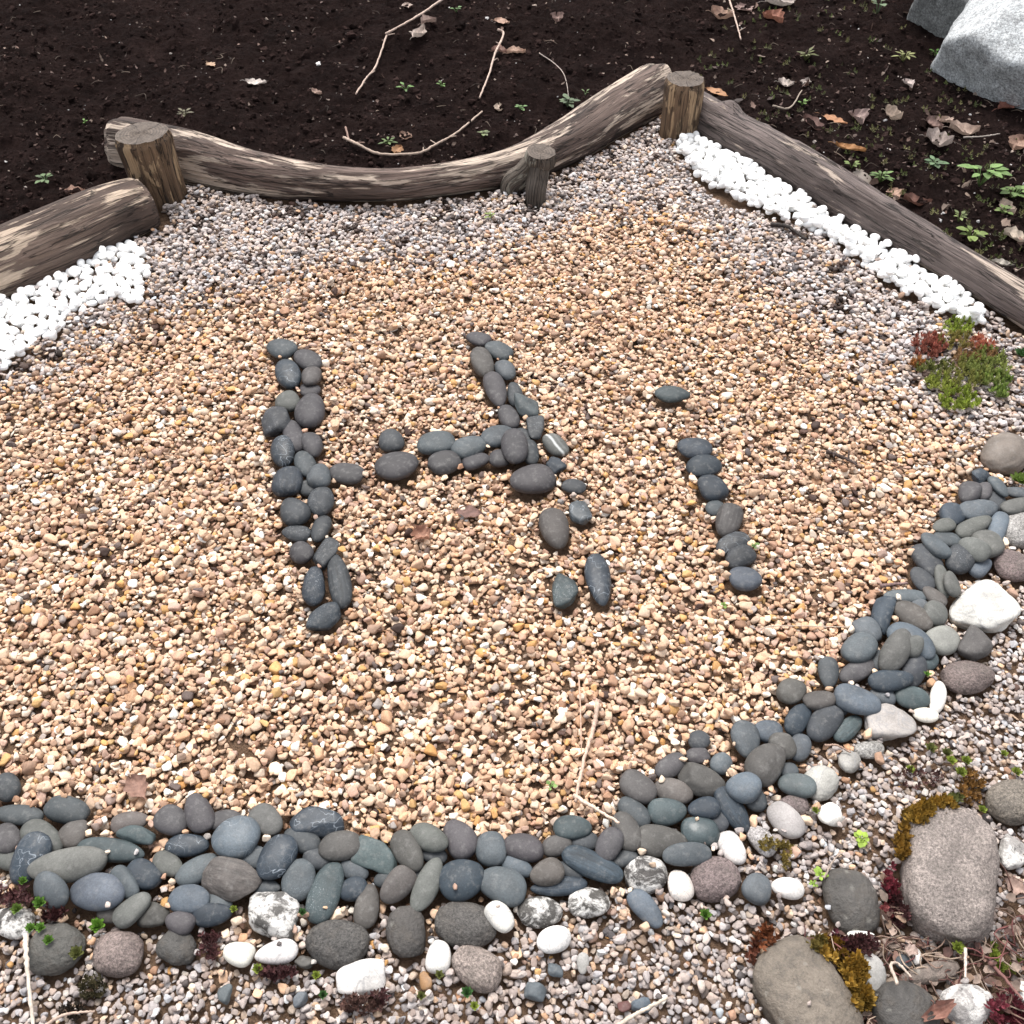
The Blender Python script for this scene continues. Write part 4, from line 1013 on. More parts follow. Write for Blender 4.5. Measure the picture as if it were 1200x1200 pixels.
# ------------------------------------------------------------------ leaves, plants, twigs
def blade(base, d, up, L, W, curl=0.0, fold=0.2, n=6, tip=1.0, wav=0.0, ph=0.0):
    """a leaf as a strip three points wide: base point, direction, upward normal"""
    d = np.asarray(d, float); d = d / np.linalg.norm(d); up = np.asarray(up, float); s = np.cross(d, up); s /= max(np.linalg.norm(s), 1e-9); up = np.cross(s, d)
    v = []
    for i in range(n):
        t = i / (n - 1); w = W * (math.sin(math.pi * min(t ** 0.75, 1)) * 0.96 + 0.04 * (1 - t)) * (1 + wav * math.sin(t * 17 + ph))
        c = np.asarray(base) + d * L * (t - 0.25 * abs(curl) * t * t) + up * curl * L * t * t
        v += [c - s * w + up * fold * w, c, c + s * w + up * fold * w]
    f = []
    for i in range(n - 1):
        a = 3 * i; f += [[a, a + 3, a + 4, a + 1], [a + 1, a + 4, a + 5, a + 2]]
    return np.array(v), np.array(f)
def rosette(bag, c, rad, n, col, r, tipcol=None, wid=0.28):
    for i in range(n):
        t = i / n; az = i * 2.39996 + r.normal() * .1; el = R(12) + t * R(70); L = rad * (1 - 0.55 * t)
        d = np.array([math.cos(az) * math.cos(el), math.sin(az) * math.cos(el), math.sin(el)])
        v, f = blade(np.asarray(c) + d * rad * .08, d, (-d[0] * .3, -d[1] * .3, 1), L, L * wid, 0.25, 0.35, 5)
        cc = np.array(col) * r.uniform(.75, 1.3); cl = np.tile(cc, (len(v), 1))
        if tipcol is not None: cl[-3:] = tipcol
        bag.add(v, f, cl)
def sprig(bag, c, h, n, col, r, L=0.006, lean=None):
    ln = r.normal(size=2) * .45 if lean is None else lean
    ax = np.array([ln[0], ln[1], 1.0]); ax /= np.linalg.norm(ax)
    for i in range(n):
        t = i / n; az = i * 2.39996 + r.uniform(0, .5); el = R(5) + t * R(65)
        d = np.array([math.cos(az) * math.cos(el), math.sin(az) * math.cos(el), math.sin(el)])
        v, f = blade(np.asarray(c) + ax * h * (0.15 + .85 * t), d, (0, 0, 1), L * r.uniform(.7, 1.2), L * .2, 0.3, 0.3, 4)
        bag.add(v, f, np.array(col) * r.uniform(.65, 1.35))
def green_thing(name, bag, label, cat, group=None, loc=None):
    V = np.vstack(bag.v); o = np.array([V[:, 0].mean(), V[:, 1].mean(), V[:, 2].min()]); bag.v = [V - o]; bag.f = [np.vstack(bag.f)]
    ob = link(name, bag.mesh(name, M_LEAF), None, o)
    return tag(ob, label, cat, group)
GRN, YGR, OLV, RED, PUR, DRK = (.11, .22, .035), (.22, .27, .045), (.14, .15, .045), (.26, .060, .045), (.105, .045, .045), (.05, .12, .035)

def sedum_clump():
    r = np.random.default_rng(5); c = at(1128, 428); root = empty('sedum_plant', c * [1, 1, 0])
    red, grn = Bag(), Bag(); off = np.array(root.location)
    zones = [(1088, 405, 19, 15, (.24, .085, .06), 46, red), (1092, 400, 12, 10, (.30, .10, .07), 20, red), (1150, 402, 15, 9, (.36, .13, .08), 26, red), (1075, 424, 8, 6, (.27, .12, .04), 10, red),
             (1124, 382, 17, 9, YGR, 30, grn), (1116, 398, 20, 10, (.20, .17, .05), 30, grn), (1158, 428, 24, 22, (.21, .24, .07), 95, grn), (1170, 450, 15, 14, (.17, .23, .055), 40, grn),
             (1130, 438, 24, 20, (.20, .20, .055), 60, grn), (1124, 468, 22, 12, YGR, 52, grn), (1100, 450, 16, 10, (.22, .25, .05), 28, grn), (1095, 432, 20, 8, OLV, 26, grn), (1140, 415, 24, 10, (.22, .13, .06), 26, red)]
    for (u, v, ru, rv, col, n, bag) in zones:
        for _ in range(n):
            q, w = r.uniform(0, 6.28), math.sqrt(r.random()); p = px2g(u + ru * w * math.cos(q), v + rv * w * math.sin(q), 0.012)
            dd = math.hypot((u + ru * w * math.cos(q) - 1128) / 60, (v + rv * w * math.sin(q) - 428) / 52)
            sprig(bag, p - off + [0, 0, -0.008], 0.011 + 0.013 * max(0, 1 - dd) * r.uniform(.5, 1.3), 14, np.array(col) * r.uniform(.9, 1.5), r, 0.010)
    link('red_foliage', red.mesh('red_foliage', M_LEAF), root); link('green_foliage', grn.mesh('green_foliage', M_LEAF), root)
    tag(root, 'low sedum clump, red on one side and yellow green on the other', 'plant')
sedum_clump()

def rosette_plant(items, label, tone, group=None, cat='plant', n=34, tip=None):
    r = np.random.default_rng(int(items[0][0] * 7 + items[0][1])); bag = Bag()
    for (u, v, rp) in items:
        p = at(u, v); rosette(bag, p + [0, 0, 0.002], rp * mpp(v), n, np.array(tone) * r.uniform(.85, 1.2), r, tip)
    return green_thing('rosette_plant', bag, label, cat, group)
HG = 'small rosette plants on the grit'
rosette_plant([(31, 1037, 7)], 'tiny green rosette touching the white veined blue black pebble', GRN, HG)
rosette_plant([(45, 1057, 10)], 'spiky green rosette beside the blunt slate pebble', GRN, HG)
rosette_plant([(21, 1067, 9)], 'green rosette on the grey mossy rock', (.13, .20, .04), HG)
rosette_plant([(37, 1089, 8)], 'green rosette above the pale patch of a grey rock, first of a close pair', GRN, HG)
rosette_plant([(50, 1090, 8)], 'green rosette of a close pair, the one nearer the biggest blue pebble', GRN, HG)
rosette_plant([(58, 1103, 8)], 'green rosette below the close pair on the grey rock', GRN, HG)
rosette_plant([(115, 1086, 12)], 'bright green rosette under the biggest smooth blue pebble', (.12, .24, .03), HG)
rosette_plant([(90, 1117, 11)], 'olive rosette beside the round purple brown rock', OLV, HG)
rosette_plant([(274, 1066, 6)], 'tiny rosette beside the black and white lichened rock', YGR, HG)
rosette_plant([(355, 1070, 6)], 'tiny rosette between the black and white rock and the tall greenish pebble', DRK, HG)
rosette_plant([(302, 1136, 8)], 'green rosette under the flat marked white pebble', YGR, HG)
rosette_plant([(371, 1144, 7)], 'yellow green rosette between the speckled rock and the largest white pebble', YGR, HG)
rosette_plant([(379, 1167, 7)], 'dark green sprout on grit below the yellow green rosette', DRK, HG)
rosette_plant([(515, 1143, 7)], 'tiny olive rosette below the bright white egg', OLV, HG)
rosette_plant([(547, 1163, 9)], 'dark green rosette below the tan granite rock', DRK, HG)
rosette_plant([(556, 1180, 7)], 'yellow green sprout low beneath the tan granite rock', YGR, HG)
rosette_plant([(494, 1168, 7)], 'small rosette close to the orange brown stone', OLV, HG)
rosette_plant([(826, 1073, 9)], 'green rosette on grit under the purple rock', GRN, HG)
rosette_plant([(955, 951, 6)], 'tiny yellow green rosette against the small cubic white stone', YGR, HG)
rosette_plant([(1086, 791, 6)], 'tiny bright green sprout at the foot of the light slate pebble', GRN, HG, n=14)
rosette_plant([(1193, 565, 14)], 'fresh green tuft squeezed between the tan boulder and slate pebbles', (.17, .25, .05), HG)
rosette_plant([(1198, 415, 12)], 'dark green tuft at the photo edge beside the sedum clump', DRK, HG)
rosette_plant([(1150, 950, 7)], 'yellow green bud beside the largest tan boulder', YGR, HG)
rosette_plant([(1125, 1108, 10)], 'round green bud under the mossless end of the largest tan boulder', YGR, HG, n=44)
BUD = [(1163, 1122, 10, 'biggest yellow green bud in the cluster at the photo edge'), (1171, 1134, 9, 'yellow green bud below the biggest one of the cluster'), (1185, 1136, 9, 'yellow green bud beside a dark pebbly gap in the cluster'),
       (1192, 1125, 7, 'small yellow green bud at the outer side of the cluster'), (1164, 1108, 6, 'tiny green bud above the biggest one of the cluster')]
for u, v, rp, lb in BUD: rosette_plant([(u, v, rp)], lb, YGR, 'green buds among dry stems', n=44)
BG = 'green buds on the grit above the largest boulder'
for u, v, rp, lb in ((1109, 883, 8, 'olive green bud highest in the group above the largest boulder'), (1113, 894, 8, 'green bud just under the highest one above the largest boulder'), (1131, 893, 8, 'green bud at the outer side of the group above the largest boulder'),
                     (1124, 908, 9, 'bright green bud lowest in the group above the largest boulder'), (1090, 878, 9, 'brownish bud at the inner side of the group above the largest boulder'), (1066, 903, 7, 'single green bud apart on the grit above the largest boulder'), (1190, 906, 8, 'dark green bud at the edge of the flat pinkish slab'), (1176, 884, 6, 'tiny green bud near the photo edge above the pinkish slab')):
    rosette_plant([(u, v, rp)], lb, OLV if 'olive' in lb or 'brown' in lb else YGR, BG, n=36)
def leafy(u, v, rp, n, label, tone, group, h=0.3, wid=0.34, name='weed'):
    r = np.random.default_rng(int(u * 3 + v)); bag = Bag(); p = at(u, v); L = rp * mpp(v)
    if group.endswith('soil'):
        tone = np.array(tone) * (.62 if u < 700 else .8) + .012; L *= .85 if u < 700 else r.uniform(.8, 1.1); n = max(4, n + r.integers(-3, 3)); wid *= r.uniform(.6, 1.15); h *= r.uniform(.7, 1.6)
    for i in range(n):
        az = i * 2.4 + r.normal() * .25; el = R(r.uniform(10, 55)); d = np.array([math.cos(az) * math.cos(el), math.sin(az) * math.cos(el), math.sin(el)])
        l = L * r.uniform(.6, 1.1)
        v1, f1 = tube(np.linspace(p, p + d * l * .5 + [0, 0, L * h], 4), 0.0012, 5); bag.add(v1, f1, np.array(tone) * .9)
        v2, f2 = blade(p + d * l * .45 + [0, 0, L * h], d * [1, 1, .3], (0, 0, 1), l * .75, l * wid * .7, -0.15, .15, 7); bag.add(v2, f2, np.array(tone) * r.uniform(.7, 1.35))
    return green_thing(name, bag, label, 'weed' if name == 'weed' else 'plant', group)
SG = 'green weeds on the dark soil'
leafy(1146, 222, 26, 12, 'largest leafy green weed with broad leaves on the dark soil', (.16, .27, .07), SG, .5)
leafy(1092, 200, 18, 11, 'blue green weed with frilly leaves between dead leaves on the soil', (.12, .20, .09), SG, .25)
leafy(1135, 285, 18, 10, 'yellow green weed near the straight grey log', (.20, .27, .06), SG, .3)
leafy(1122, 262, 15, 9, 'pale green weed above the yellow green one near the log', (.20, .25, .08), SG, .3)
leafy(1190, 225, 18, 10, 'weed with small dense leaves at the photo edge', (.15, .24, .06), SG, .3)
leafy(1032, 210, 17, 16, 'dense dark green cushion beside a stone on the soil', (.12, .20, .05), SG, .3, .3)
leafy(1099, 54, 10, 7, 'small green weed at the foot of the boulders', (.10, .24, .04), SG, .3)
leafy(944, 70, 15, 12, 'olive tuft on the soil above the straight grey log', OLV, SG, .5, .2)
leafy(1060, 66, 14, 10, 'feathery yellow sprig on the soil near the boulders', (.25, .26, .09), SG, .3, .2)
leafy(1028, 15, 14, 8, 'grey green weed at the top edge of the photo', (.13, .19, .09), SG, .4)
leafy(940, 123, 9, 7, 'tiny weed beside a rusty dead leaf', (.13, .24, .04), SG, .3)
leafy(998, 196, 10, 8, 'little weed next to the dense dark green cushion', (.16, .22, .05), SG, .3)
leafy(1175, 250, 11, 8, 'small weed between the photo edge and the yellow green one', (.15, .22, .05), SG, .3)
leafy(54, 214, 14, 9, 'pale green seedling above the peeling log', (.14, .22, .08), SG, .4)
leafy(100, 146, 7, 5, 'tiny green sprout beside the end of the curved log', (.13, .28, .03), SG, .3)
leafy(216, 133, 12, 10, 'olive dried weed on the soil behind the thicker post', (.16, .14, .07), SG, .3)
leafy(476, 112, 12, 7, 'green seedling on the soil between two pale twigs', (.13, .26, .05), SG, .35)
leafy(518, 106, 8, 6, 'small bright seedling beside the shorter pale twig', (.13, .26, .04), SG, .35)
leafy(455, 168, 12, 9, 'weed touching the bowed twig near the curved log', (.14, .22, .05), SG, .3)
leafy(535, 16, 9, 6, 'green sprout by the longest twig at the top', (.12, .24, .06), SG, .35)
leafy(610, 128, 10, 6, 'two leaved sprout between the shorter twig and the curved log', (.15, .27, .08), SG, .35)
leafy(665, 125, 15, 10, 'grey green weed close to the rising end of the curved log', (.13, .19, .09), SG, .3)
leafy(566, 160, 10, 8, 'olive weed at the back of the curved log', (.18, .22, .08), SG, .3)
leafy(686, 112, 8, 6, 'tiny weed by a yellowed leaf near the curved log', (.14, .22, .06), SG, .3)
leafy(575, 253, 8, 8, 'green sprout in the grey grit below the forked stump', (.19, .24, .06), 'sprouts in the gravel', .2)
leafy(1009, 986, 11, 8, 'bright five leaved rosette on the grit above the dark lichen ringed rock', (.25, .36, .05), 'sprouts in the gravel', .1, .5, 'seedling')
leafy(961, 1025, 9, 7, 'yellow green seedling beside the wavy white pebble', (.24, .36, .05), 'sprouts in the gravel', .1, .5, 'seedling')
leafy(953, 1036, 6, 5, 'smallest seedling next to the yellow green one by the wavy white pebble', (.22, .34, .05), 'sprouts in the gravel', .1, .5, 'seedling')
leafy(645, 922, 7, 4, 'green scrap of a seedling in tan gravel near the long straw', (.16, .26, .07), 'sprouts in the gravel', .1, .5, 'seedling')
leafy(848, 709, 6, 5, 'tiny green sprout in tan gravel below the i', (.16, .26, .05), 'sprouts in the gravel', .1, .5, 'seedling')
leafy(884, 640, 6, 5, 'tiny green sprout touching the i stem', (.14, .22, .06), 'sprouts in the gravel', .1, .5, 'seedling')

def moss(name, label, zones, seed, L=0.008):
    r = np.random.default_rng(seed); bag = Bag()
    for (u, v, ru, rv, col, n) in zones:
        for _ in range(n if name == 'moss_patch' else int(n * .6)):
            q, w = r.uniform(0, 6.28), math.sqrt(r.random()); p = at(u + ru * w * math.cos(q), v + rv * w * math.sin(q))
            if p[2] > 0.07: continue
            sprig(bag, p - [0, 0, .003], 0.010, 9, np.array(col) * r.uniform(.6, 1.4), r, L)
    return green_thing(name, bag, label, 'moss' if 'moss' in name else 'plant', 'moss and low sedum patches')
YM = (.30, .185, .035)
moss('moss_patch', 'yellow brown moss fringing the top edge of the largest tan boulder', [(1075, 958, 15, 9, YM, 50), (1095, 947, 22, 6, YM, 60), (1058, 985, 5, 18, (.26, .15, .03), 34), (1115, 940, 8, 6, OLV, 12)], 1, .011)
moss('moss_patch', 'golden moss cushion between the broad brown boulder and the plain grey rock', [(975, 1115, 15, 13, YM, 70), (1000, 1140, 12, 20, (.34, .21, .04), 90), (1010, 1172, 12, 14, YM, 60), (958, 1108, 12, 7, (.22, .17, .05), 24)], 2, .011)
moss('moss_patch', 'thin yellow moss on grit beside the light grey mossy rock', [(908, 990, 22, 7, (.26, .20, .06), 34), (920, 1005, 8, 14, (.24, .18, .05), 16)], 3, .006)
moss('moss_patch', 'rusty moss patch on the grit above the pinkish slab', [(1138, 925, 14, 18, (.24, .13, .04), 40)], 4, .008)
moss('low_sedum', 'dark purple sedum beside the mossy rock near the corner', [(15, 1052, 24, 9, PUR, 60), (60, 1068, 14, 12, (.08, .03, .03), 30)], 5, .009)
moss('low_sedum', 'dark red sedum below the flat marked white pebble', [(328, 1140, 22, 7, PUR, 60)], 6, .008)
moss('low_sedum', 'dark red sedum beside the clean cream white pebble', [(246, 1108, 11, 18, PUR, 44)], 7, .008)
moss('low_sedum', 'purple red sedum climbing between the two biggest dark and tan rocks', [(1044, 1035, 8, 16, (.22, .045, .06), 46), (1050, 1070, 12, 20, PUR, 60), (1040, 1068, 6, 8, (.2, .05, .05), 12)], 8, .009)
moss('low_sedum', 'purple red sedum below the thin white sliver', [(1008, 1108, 22, 10, PUR, 60), (975, 1108, 14, 10, (.09, .025, .035), 34)], 9, .009)
moss('low_sedum', 'rusty sedum beside the broad brown boulder at its upper corner', [(895, 1100, 12, 14, (.20, .07, .03), 36), (885, 1118, 8, 14, (.14, .05, .03), 20)], 10, .009)
moss('low_sedum', 'reddish sedum in the corner of the photo', [(1180, 1185, 22, 16, (.20, .045, .06), 60)], 11, .010)
moss('low_sedum', 'brown withered sedum below the largest white pebble', [(425, 1178, 26, 12, (.15, .085, .07), 60), (450, 1165, 12, 8, PUR, 16)], 12, .008)
moss('moss_patch', 'dark moss on the grit below the purple brown rock', [(108, 1158, 14, 13, (.07, .06, .03), 40), (85, 1185, 14, 10, (.03, .022, .015), 24)], 13, .006)
moss('low_sedum', 'dark red sedum around the buds above the largest boulder', [(1075, 912, 30, 12, (.10, .05, .045), 46)], 14, .006)

def dry_stems():
    """tangle of dry stems and leaf scraps between the rocks"""
    r = np.random.default_rng(31); bag = Bag(); n = 0
    while n < 620:
        u, v = r.uniform(900, 1330), r.uniform(1030, 1290); p = px2g(u, v)
        if not inpoly(p[0], p[1], DEBRIS): continue
        i, j = int((p[0] - X0) / RES), int((p[1] - Y0) / RES)
        if not (0 <= i < NX and 0 <= j < NY) or PH[i, j] > 0.012: continue
        n += 1
        if r.random() < 0.55:
            q = r.uniform(0, 6.28); L = r.uniform(.015, .055); d = np.array([math.cos(q), math.sin(q), 0]) * L; s = np.array([-d[1], d[0], 0]) * r.normal() * .4
            ax = catmull([p + [0, 0, .0], p + d * .5 + s + [0, 0, r.uniform(.004, .016)], p + d + [0, 0, r.uniform(0, .012)]], 7)
            v1, f1 = tube(ax, np.linspace(.0012, .0006, 7), 5)
            bag.add(v1, f1, np.array([(.20, .13, .10), (.16, .06, .055), (.33, .25, .19), (.10, .05, .04)][r.integers(4)]) * r.uniform(.6, 1.3))
        else:
            q = r.uniform(0, 6.28); L = r.uniform(.008, .022)
            v1, f1 = blade(p + [0, 0, .004], (math.cos(q), math.sin(q), r.normal() * .3), (r.normal() * .4, r.normal() * .4, 1), L, L * .3, r.normal() * .3, .3, 6, wav=.2)
            bag.add(v1, f1, np.array([(.22, .13, .10), (.30, .20, .14), (.12, .06, .05), (.36, .27, .22)][r.integers(4)]) * r.uniform(.5, 1.2))
    kind(link('dry_stems', bag.mesh('dry_stems', M_DRYLEAF)), 'stuff')
dry_stems()
def soil_litter():
    """roots, scraps and seedlings too small to count on the soil"""
    r = np.random.default_rng(32); bag = Bag(); n = 0
    while n < 3000:
        right = r.random() < 0.72
        u, v = (r.uniform(820, 1330), r.uniform(-80, 420)) if right else (r.uniform(-120, 830), r.uniform(-80, 240)); p = px2g(u, v)
        if inpoly(p[0], p[1], BED): continue
        n += 1; p[2] = float(soil_z(p[0], p[1])) + .002; q = r.uniform(0, 6.28)
        k_ = r.random()
        if k_ < 0.13:
            L = r.uniform(.012, .05); d = np.array([math.cos(q), math.sin(q), 0]) * L; s = np.array([-d[1], d[0], 0]) * r.normal() * .22
            ax = catmull([p, p + d * .5 + s + [0, 0, r.uniform(.0, .008)], p + d], 7); v1, f1 = tube(ax, np.linspace(.0010, .0005, 7), 5)
            bag.add(v1, f1, np.array([(.20, .14, .11), (.10, .07, .055), (.33, .25, .19)][r.integers(3)]) * r.uniform(.3, .9))
        elif k_ < 0.55 or not right:
            L = r.uniform(.005, .016) if r.random() < .8 or not right else r.uniform(.016, .034)
            v1, f1 = blade(p, (math.cos(q), math.sin(q), r.normal() * .35), (r.normal() * .5, r.normal() * .5, 1), L, L * r.uniform(.22, .42), r.normal() * .5, r.normal() * .4, 7, wav=.3, ph=q)
            bag.add(v1, f1, np.array([(.22, .14, .11), (.32, .23, .18), (.10, .06, .05), (.15, .09, .07)][r.integers(4)]) * r.uniform(.3, 1.0))
        elif r.random() < .5:
            col = np.array([(.13, .16, .05), (.18, .17, .07), (.12, .12, .05)][r.integers(3)]) * r.uniform(.5, 1.1)
            for _ in range(r.integers(1, 5)): sprig(bag, p + [*(r.normal(size=2) * .008), 0], .010, 8, col, r, r.uniform(.005, .010))
    kind(link('soil_litter', bag.mesh('soil_litter', M_DRYLEAF)), 'stuff')
soil_litter()

def dead_leaf(u, v, l, w, ang, col, label, curl=0.25, wav=0.22, lift=0.006):
    r = np.random.default_rng(int(u * 5 + v * 3)); p = at(u, v); m = mpp(v); q = -R(ang)
    curl *= r.uniform(.5, 2.6); wav *= r.uniform(.5, 1.5); lift += r.uniform(-.007, .002)
    d = np.array([math.cos(q), math.sin(q) * 1.3, 0.0]); L = l * m * 2
    bag = Bag(); n = 14; d = d / np.linalg.norm(d); s = np.array([-d[1], d[0], 0]); ph = r.uniform(0, 6)
    vs = []
    for i in range(n):
        t = i / (n - 1)
        for j in range(-3, 4):
            x = j / 3; ww = w * m * 1.2 * (math.sin(math.pi * min(max(t, .02), .98) ** .85)) * (1 + wav * math.sin(t * 20 + ph) * abs(x))
            z = lift + curl * w * m * (x * x * 1.4 + .5 * math.sin(t * 5 + ph)) + r.normal() * .0008 + curl * L * .35 * (t - .5) ** 2
            vs.append(p + d * L * (t - .5) + s * ww * x + [0, 0, z])
    f = [[i * 7 + j, i * 7 + j + 1, (i + 1) * 7 + j + 1, (i + 1) * 7 + j] for i in range(n - 1) for j in range(6)]
    cl = np.array([np.array(col) * (1.15 if k % 7 == 3 else 1.0) * r.uniform(.85, 1.15) for k in range(n * 7)])
    top = np.array(vs); bag.add(top, np.array(f), cl)
    st, sf = tube(catmull([top[3] , top[3] - d * L * .12 + [0, 0, .003], top[3] - d * L * .25], 6), .0009, 5); bag.add(st, sf, np.array(col) * .7)
    V = np.vstack(bag.v); o = p.copy(); bag.v = [V - o]
    ob = link('dead_leaf', bag.mesh('dead_leaf', M_DRYLEAF), None, o)
    return tag(ob, label, 'leaf', 'dead leaves')
RB, PB, PK, TN = (.24, .10, .055), (.34, .25, .20), (.36, .23, .17), (.42, .33, .26)
for a in ((1182, 126, 22, 7, -28, (.25, .105, .075), 'long red brown leaf lying below the boulders'),
          (1128, 157, 17, 12, 5, PB, 'pale crinkled leaf between the boulders and the frilly weed'),
          (1098, 170, 15, 14, 20, (.33, .27, .24), 'squarish grey leaf above the frilly blue green weed'),
          (1108, 143, 9, 8, 60, PB, 'small pale leaf above the squarish grey one'),
          (1094, 148, 11, 9, 40, (.20, .13, .11), 'dark brown leaf tucked beside the small pale one'),
          (1192, 172, 13, 10, -40, (.30, .19, .14), 'brown leaf with holes at the photo edge'),
          (977, 142, 17, 6, 35, (.33, .16, .08), 'curled rust coloured leaf in the middle of the soil strip'),
          (955, 148, 20, 7, 52, (.16, .09, .075), 'dark brown curled leaf beside the rust coloured one'),
          (995, 180, 18, 5, 30, (.34, .17, .07), 'narrow orange brown leaf near the straight grey log'),
          (840, 110, 16, 6, 40, (.33, .17, .085), 'folded orange brown leaf just behind the sloping topped post'),
          (920, 102, 9, 8, 10, (.42, .36, .32), 'pale torn leaf on the soil behind the straight grey log'),
          (943, 101, 8, 5, -50, (.34, .29, .26), 'small grey curled leaf beside the pale torn one'),
          (1063, 103, 11, 5, 80, (.45, .38, .35), 'upright pale pinkish leaf below the feathery sprig'),
          (1046, 137, 11, 9, 40, TN, 'crumpled beige leaf beyond the upright pale pinkish one'),
          (1005, 140, 12, 10, 70, (.26, .19, .17), 'grey brown crumpled leaf beside the rust coloured one'),
          (846, 18, 13, 10, 20, PK, 'pinkish brown leaf at the top edge above the sloping topped post'),
          (872, 15, 13, 8, 60, (.24, .16, .14), 'grey brown leaf beside the pinkish one at the top edge'),
          (905, 28, 15, 9, 50, (.27, .12, .08), 'rusty leaf under the pale stone at the top edge'),
          (916, 5, 22, 12, -15, (.42, .36, .32), 'broad pale leaf at the top edge'),
          (1050, 222, 10, 8, 70, PK, 'pinkish leaf below the dense dark green cushion'),
          (1074, 238, 16, 8, 10, (.16, .08, .06), 'dark red brown leaf between the log and the largest leafy weed'),
          (1180, 245, 12, 8, 60, TN, 'beige leaf below the weed with small dense leaves'),
          (1187, 285, 15, 10, 20, (.42, .35, .28), 'pale curled leaf at the photo edge above the grey log'),
          (1175, 310, 13, 5, 20, (.40, .36, .31), 'pale leaf lying along the grey log near the photo edge'),
          (491, 45, 16, 7, -65, (.46, .38, .33), 'curled pale leaf beside the longest twig'),
          (503, 33, 10, 7, -30, (.28, .20, .17), 'brown leaf touching the curled pale one'),
          (478, 18, 8, 5, 70, (.40, .31, .26), 'small upright leaf in the bend of the longest twig'),
          (605, 62, 11, 6, -10, (.42, .28, .21), 'tan leaf with a rounded end beside the shorter twig'),
          (585, 58, 9, 6, 10, (.25, .15, .12), 'brown leaf between the tan one and the shorter twig'),
          (588, 27, 9, 6, 10, PK, 'reddish leaf above the shorter twig'),
          (653, 27, 7, 6, 80, (.20, .13, .11), 'small dark leaf on the soil far from the twigs'),
          (585, 119, 8, 5, 80, TN, 'beige leaf on the soil in front of the shorter twig'),
          (476, 160, 9, 6, 30, PK, 'pinkish leaf above the bowed twig'),
          (466, 175, 8, 6, -60, (.30, .16, .08), 'orange brown leaf under the bowed twig'),
          (301, 102, 13, 6, 10, (.48, .42, .38), 'pale leaf scrap alone on the dark soil'),
          (88, 226, 12, 8, -15, (.32, .19, .14), 'brown leaf behind the peeling log'),
          (248, 78, 8, 4, 40, (.40, .27, .18), 'curled tan scrap on soil above the thicker post'),
          (372, 112, 9, 3, 35, (.38, .27, .22), 'narrow brown scrap on soil behind the dip of the log'),
          (495, 628, 13, 10, 40, (.30, .16, .11), 'reddish brown lobed leaf on tan gravel inside the H'),
          (550, 602, 17, 8, 10, (.15, .085, .07), 'dark brown crumpled leaf on tan gravel beneath the crossbar of the H'),
          (163, 926, 17, 11, 40, (.29, .175, .135), 'pinkish brown leaf on tan gravel above the lower border'),
          (1066, 1116, 8, 6, 30, (.36, .27, .23), 'small brown leaf scrap beside the white chip among dry stems'),
          (1098, 1188, 9, 20, 60, (.25, .13, .10), 'red brown leaf standing between two rocks at the bottom edge'),
          (1190, 1040, 14, 9, 30, (.33, .23, .19), 'brownish leaf beside the largest tan boulder at the photo edge')):
    dead_leaf(*a)

def twig(pts, r0, col, label, name='twig', lift=0.006, cat='twig'):
    P = []
    for q in pts:
        p = at(q[0], q[1]); p[2] += (0.009 if not inpoly(p[0], p[1], BED) else 0) + r0 + (q[2] if len(q) > 2 else 0) + lift * .3; P.append(p)
    o = P[0] * np.array([1, 1, 0]); ax = catmull(np.array(P) - o, 10 * len(P))
    r = np.random.default_rng(int(pts[0][0])); ax[1:-1] += r.normal(size=ax[1:-1].shape) * r0 * .12
    v, f = tube(ax, np.linspace(r0, r0 * .6, len(ax)) * r.uniform(.85, 1.15, len(ax)), 8); b = Bag(); b.add(v, f, np.array(col))
    if r0 > .0034 and name == 'twig':
        for _ in range(3):                                         # broken side shoots
            i = int(r.uniform(.15, .9) * len(ax)); q = r.uniform(0, 6.28); L = r.uniform(.008, .028)
            v2, f2 = tube(np.linspace(ax[i], ax[i] + np.array([math.cos(q), math.sin(q), r.uniform(.1, .5)]) * L, 5), np.linspace(r0 * .55, r0 * .3, 5), 6); b.add(v2, f2, np.array(col) * .85)
    return tag(link(name, b.mesh(name, M_TWIG), None, o), label, cat, 'twigs and straws')
WD, ST = (.44, .33, .27), (.52, .42, .33)
twig([(560, -18), (533, 0), (490, 27), (456, 43.5), (453.5, 45.5), (440, 75), (430, 95), (418, 118)], .0042, WD, 'longest pale twig with one sharp bend on the dark soil')
twig([(583, 38), (590, 42), (580, 68), (573, 90), (562, 114)], .0040, WD, 'shorter pale straight twig on the dark soil')
twig([(404, 172), (420, 177), (445, 182), (490, 186), (512, 176), (535, 160), (565, 129)], .0042, (.38, .29, .23), 'bowed pale twig lying close behind the curved log')
twig([(405, 150), (411, 168), (428, 173)], .003, (.22, .14, .11), 'short hooked brown twig at the end of the bowed one')
twig([(632, 65), (652, 82), (662, 98), (667, 114)], .0016, (.36, .30, .26), 'hair thin grey stalk on the soil beyond the shorter twig')
twig([(850, -5), (858, 20), (868, 48)], .0035, WD, 'pale stick among leaves at the top edge')
twig([(905, 128), (925, 128), (938, 114)], .003, (.30, .24, .19), 'crooked grey stick beside the pale torn leaf')
twig([(1128, 165), (1150, 164), (1170, 161)], .0025, (.34, .29, .25), 'thin stick beside the pale crinkled leaf')
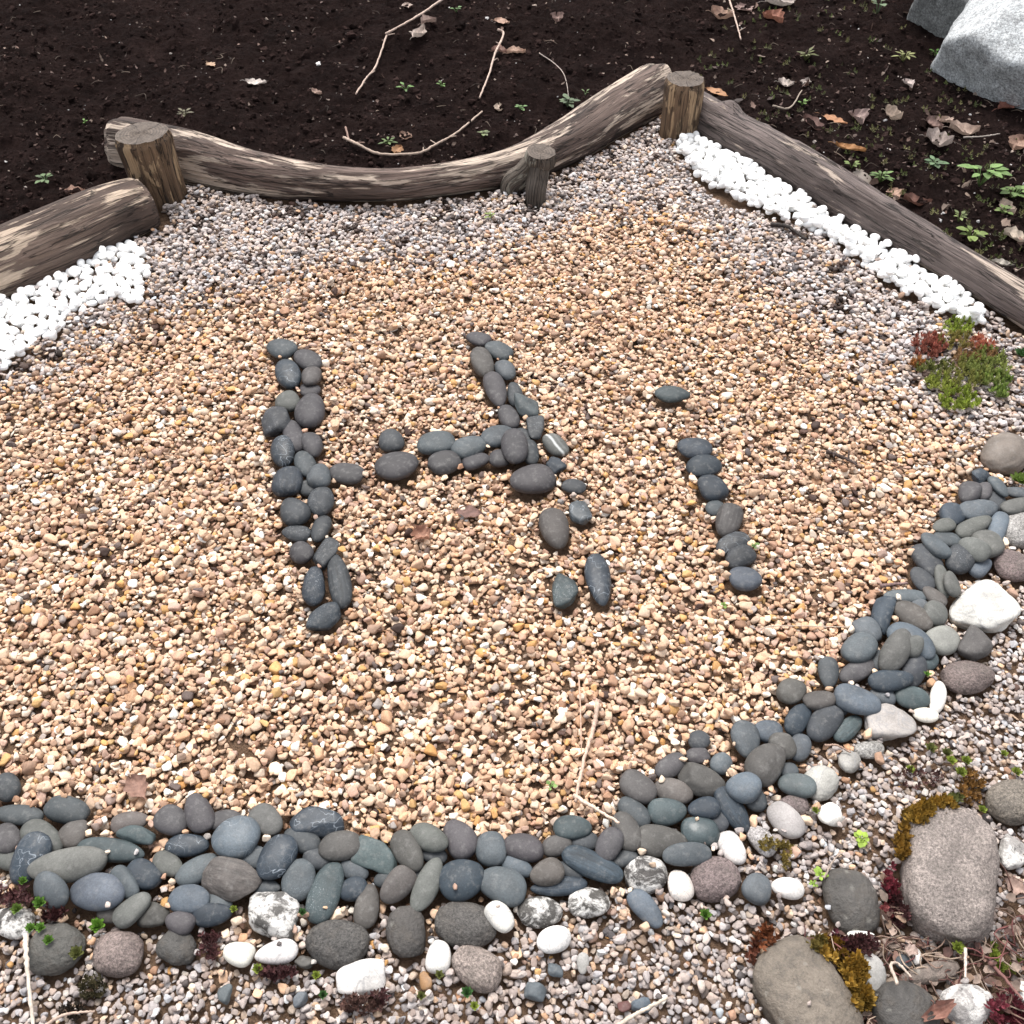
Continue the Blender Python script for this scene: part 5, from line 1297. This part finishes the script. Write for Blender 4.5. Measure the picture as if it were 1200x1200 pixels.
twig([(700, 830, .01), (695, 858, .008), (685, 890, .004), (674, 942)], .0036, (.50, .36, .28), 'long straw leaning over the tan gravel towards the lower border', 'straw', cat='straw')
twig([(678, 798, .006), (680, 840, .006), (681, 882)], .0014, (.45, .30, .22), 'hair thin straw beside the long leaning one', 'straw', cat='straw')
twig([(672, 934), (700, 952, .008), (725, 969, .004)], .0032, (.55, .42, .33), 'short pale straw reaching onto the purple black pebbles', 'straw', cat='straw')
twig([(968, 532), (985, 538), (1003, 546)], .0042, (.05, .032, .027), 'dark rotten twig on the tan gravel past the i')
twig([(905, 254), (922, 266), (945, 281)], .006, (.025, .018, .015), 'black rotten stick at the foot of the white pebble strip')
twig([(1032, 689), (1045, 687), (1062, 686)], .0034, (.20, .13, .12), 'short brown twig at the end of the flat slate bar')
twig([(32, 1098), (35, 1130, .006), (42, 1215)], .0034, (.56, .48, .40), 'pale upright straw across the grit near the corner', 'straw', cat='straw')
twig([(55, 1202), (80, 1192, .006), (112, 1186)], .0022, (.46, .34, .27), 'thin brown straw lying on the grit at the bottom edge', 'straw', cat='straw')
twig([(722, 1204), (750, 1188, .004), (782, 1171)], .003, (.50, .42, .34), 'pale straw slanting over the grit at the bottom edge', 'straw', cat='straw')
twig([(965, 1030), (975, 1012, .01), (986, 1001)], .0014, (.28, .22, .18), 'thin dark stalk at the upper end of the dark lichen ringed rock', cat='stalk')
twig([(1045, 1162, .02), (1037, 1140, .02), (1047, 1137, .02), (1060, 1154, .02)], .0022, (.42, .34, .28), 'bent dry stem over the dark brown rock with lichen rings', cat='stem')
twig([(1124, 1120, .02), (1123, 1154, .02)], .0022, (.50, .42, .36), 'pale straight stem standing over the grey white blotched rock', cat='stem')
twig([(1140, 1115), (1165, 1142, .01), (1188, 1180, .01)], .003, (.17, .08, .07), 'dark red trailing stem running to the corner of the photo', cat='stem')
twig([(888, 742), (905, 737, .004), (990, 736, .002)], .0012, (.45, .36, .28), 'hair thin straw across tan gravel beside the middle heap', 'straw', cat='straw')
twig([(968, 870), (980, 876, .004), (996, 884)], .002, (.30, .2, .15), 'thin brown stalk beside the green streaky pebble', cat='stalk')
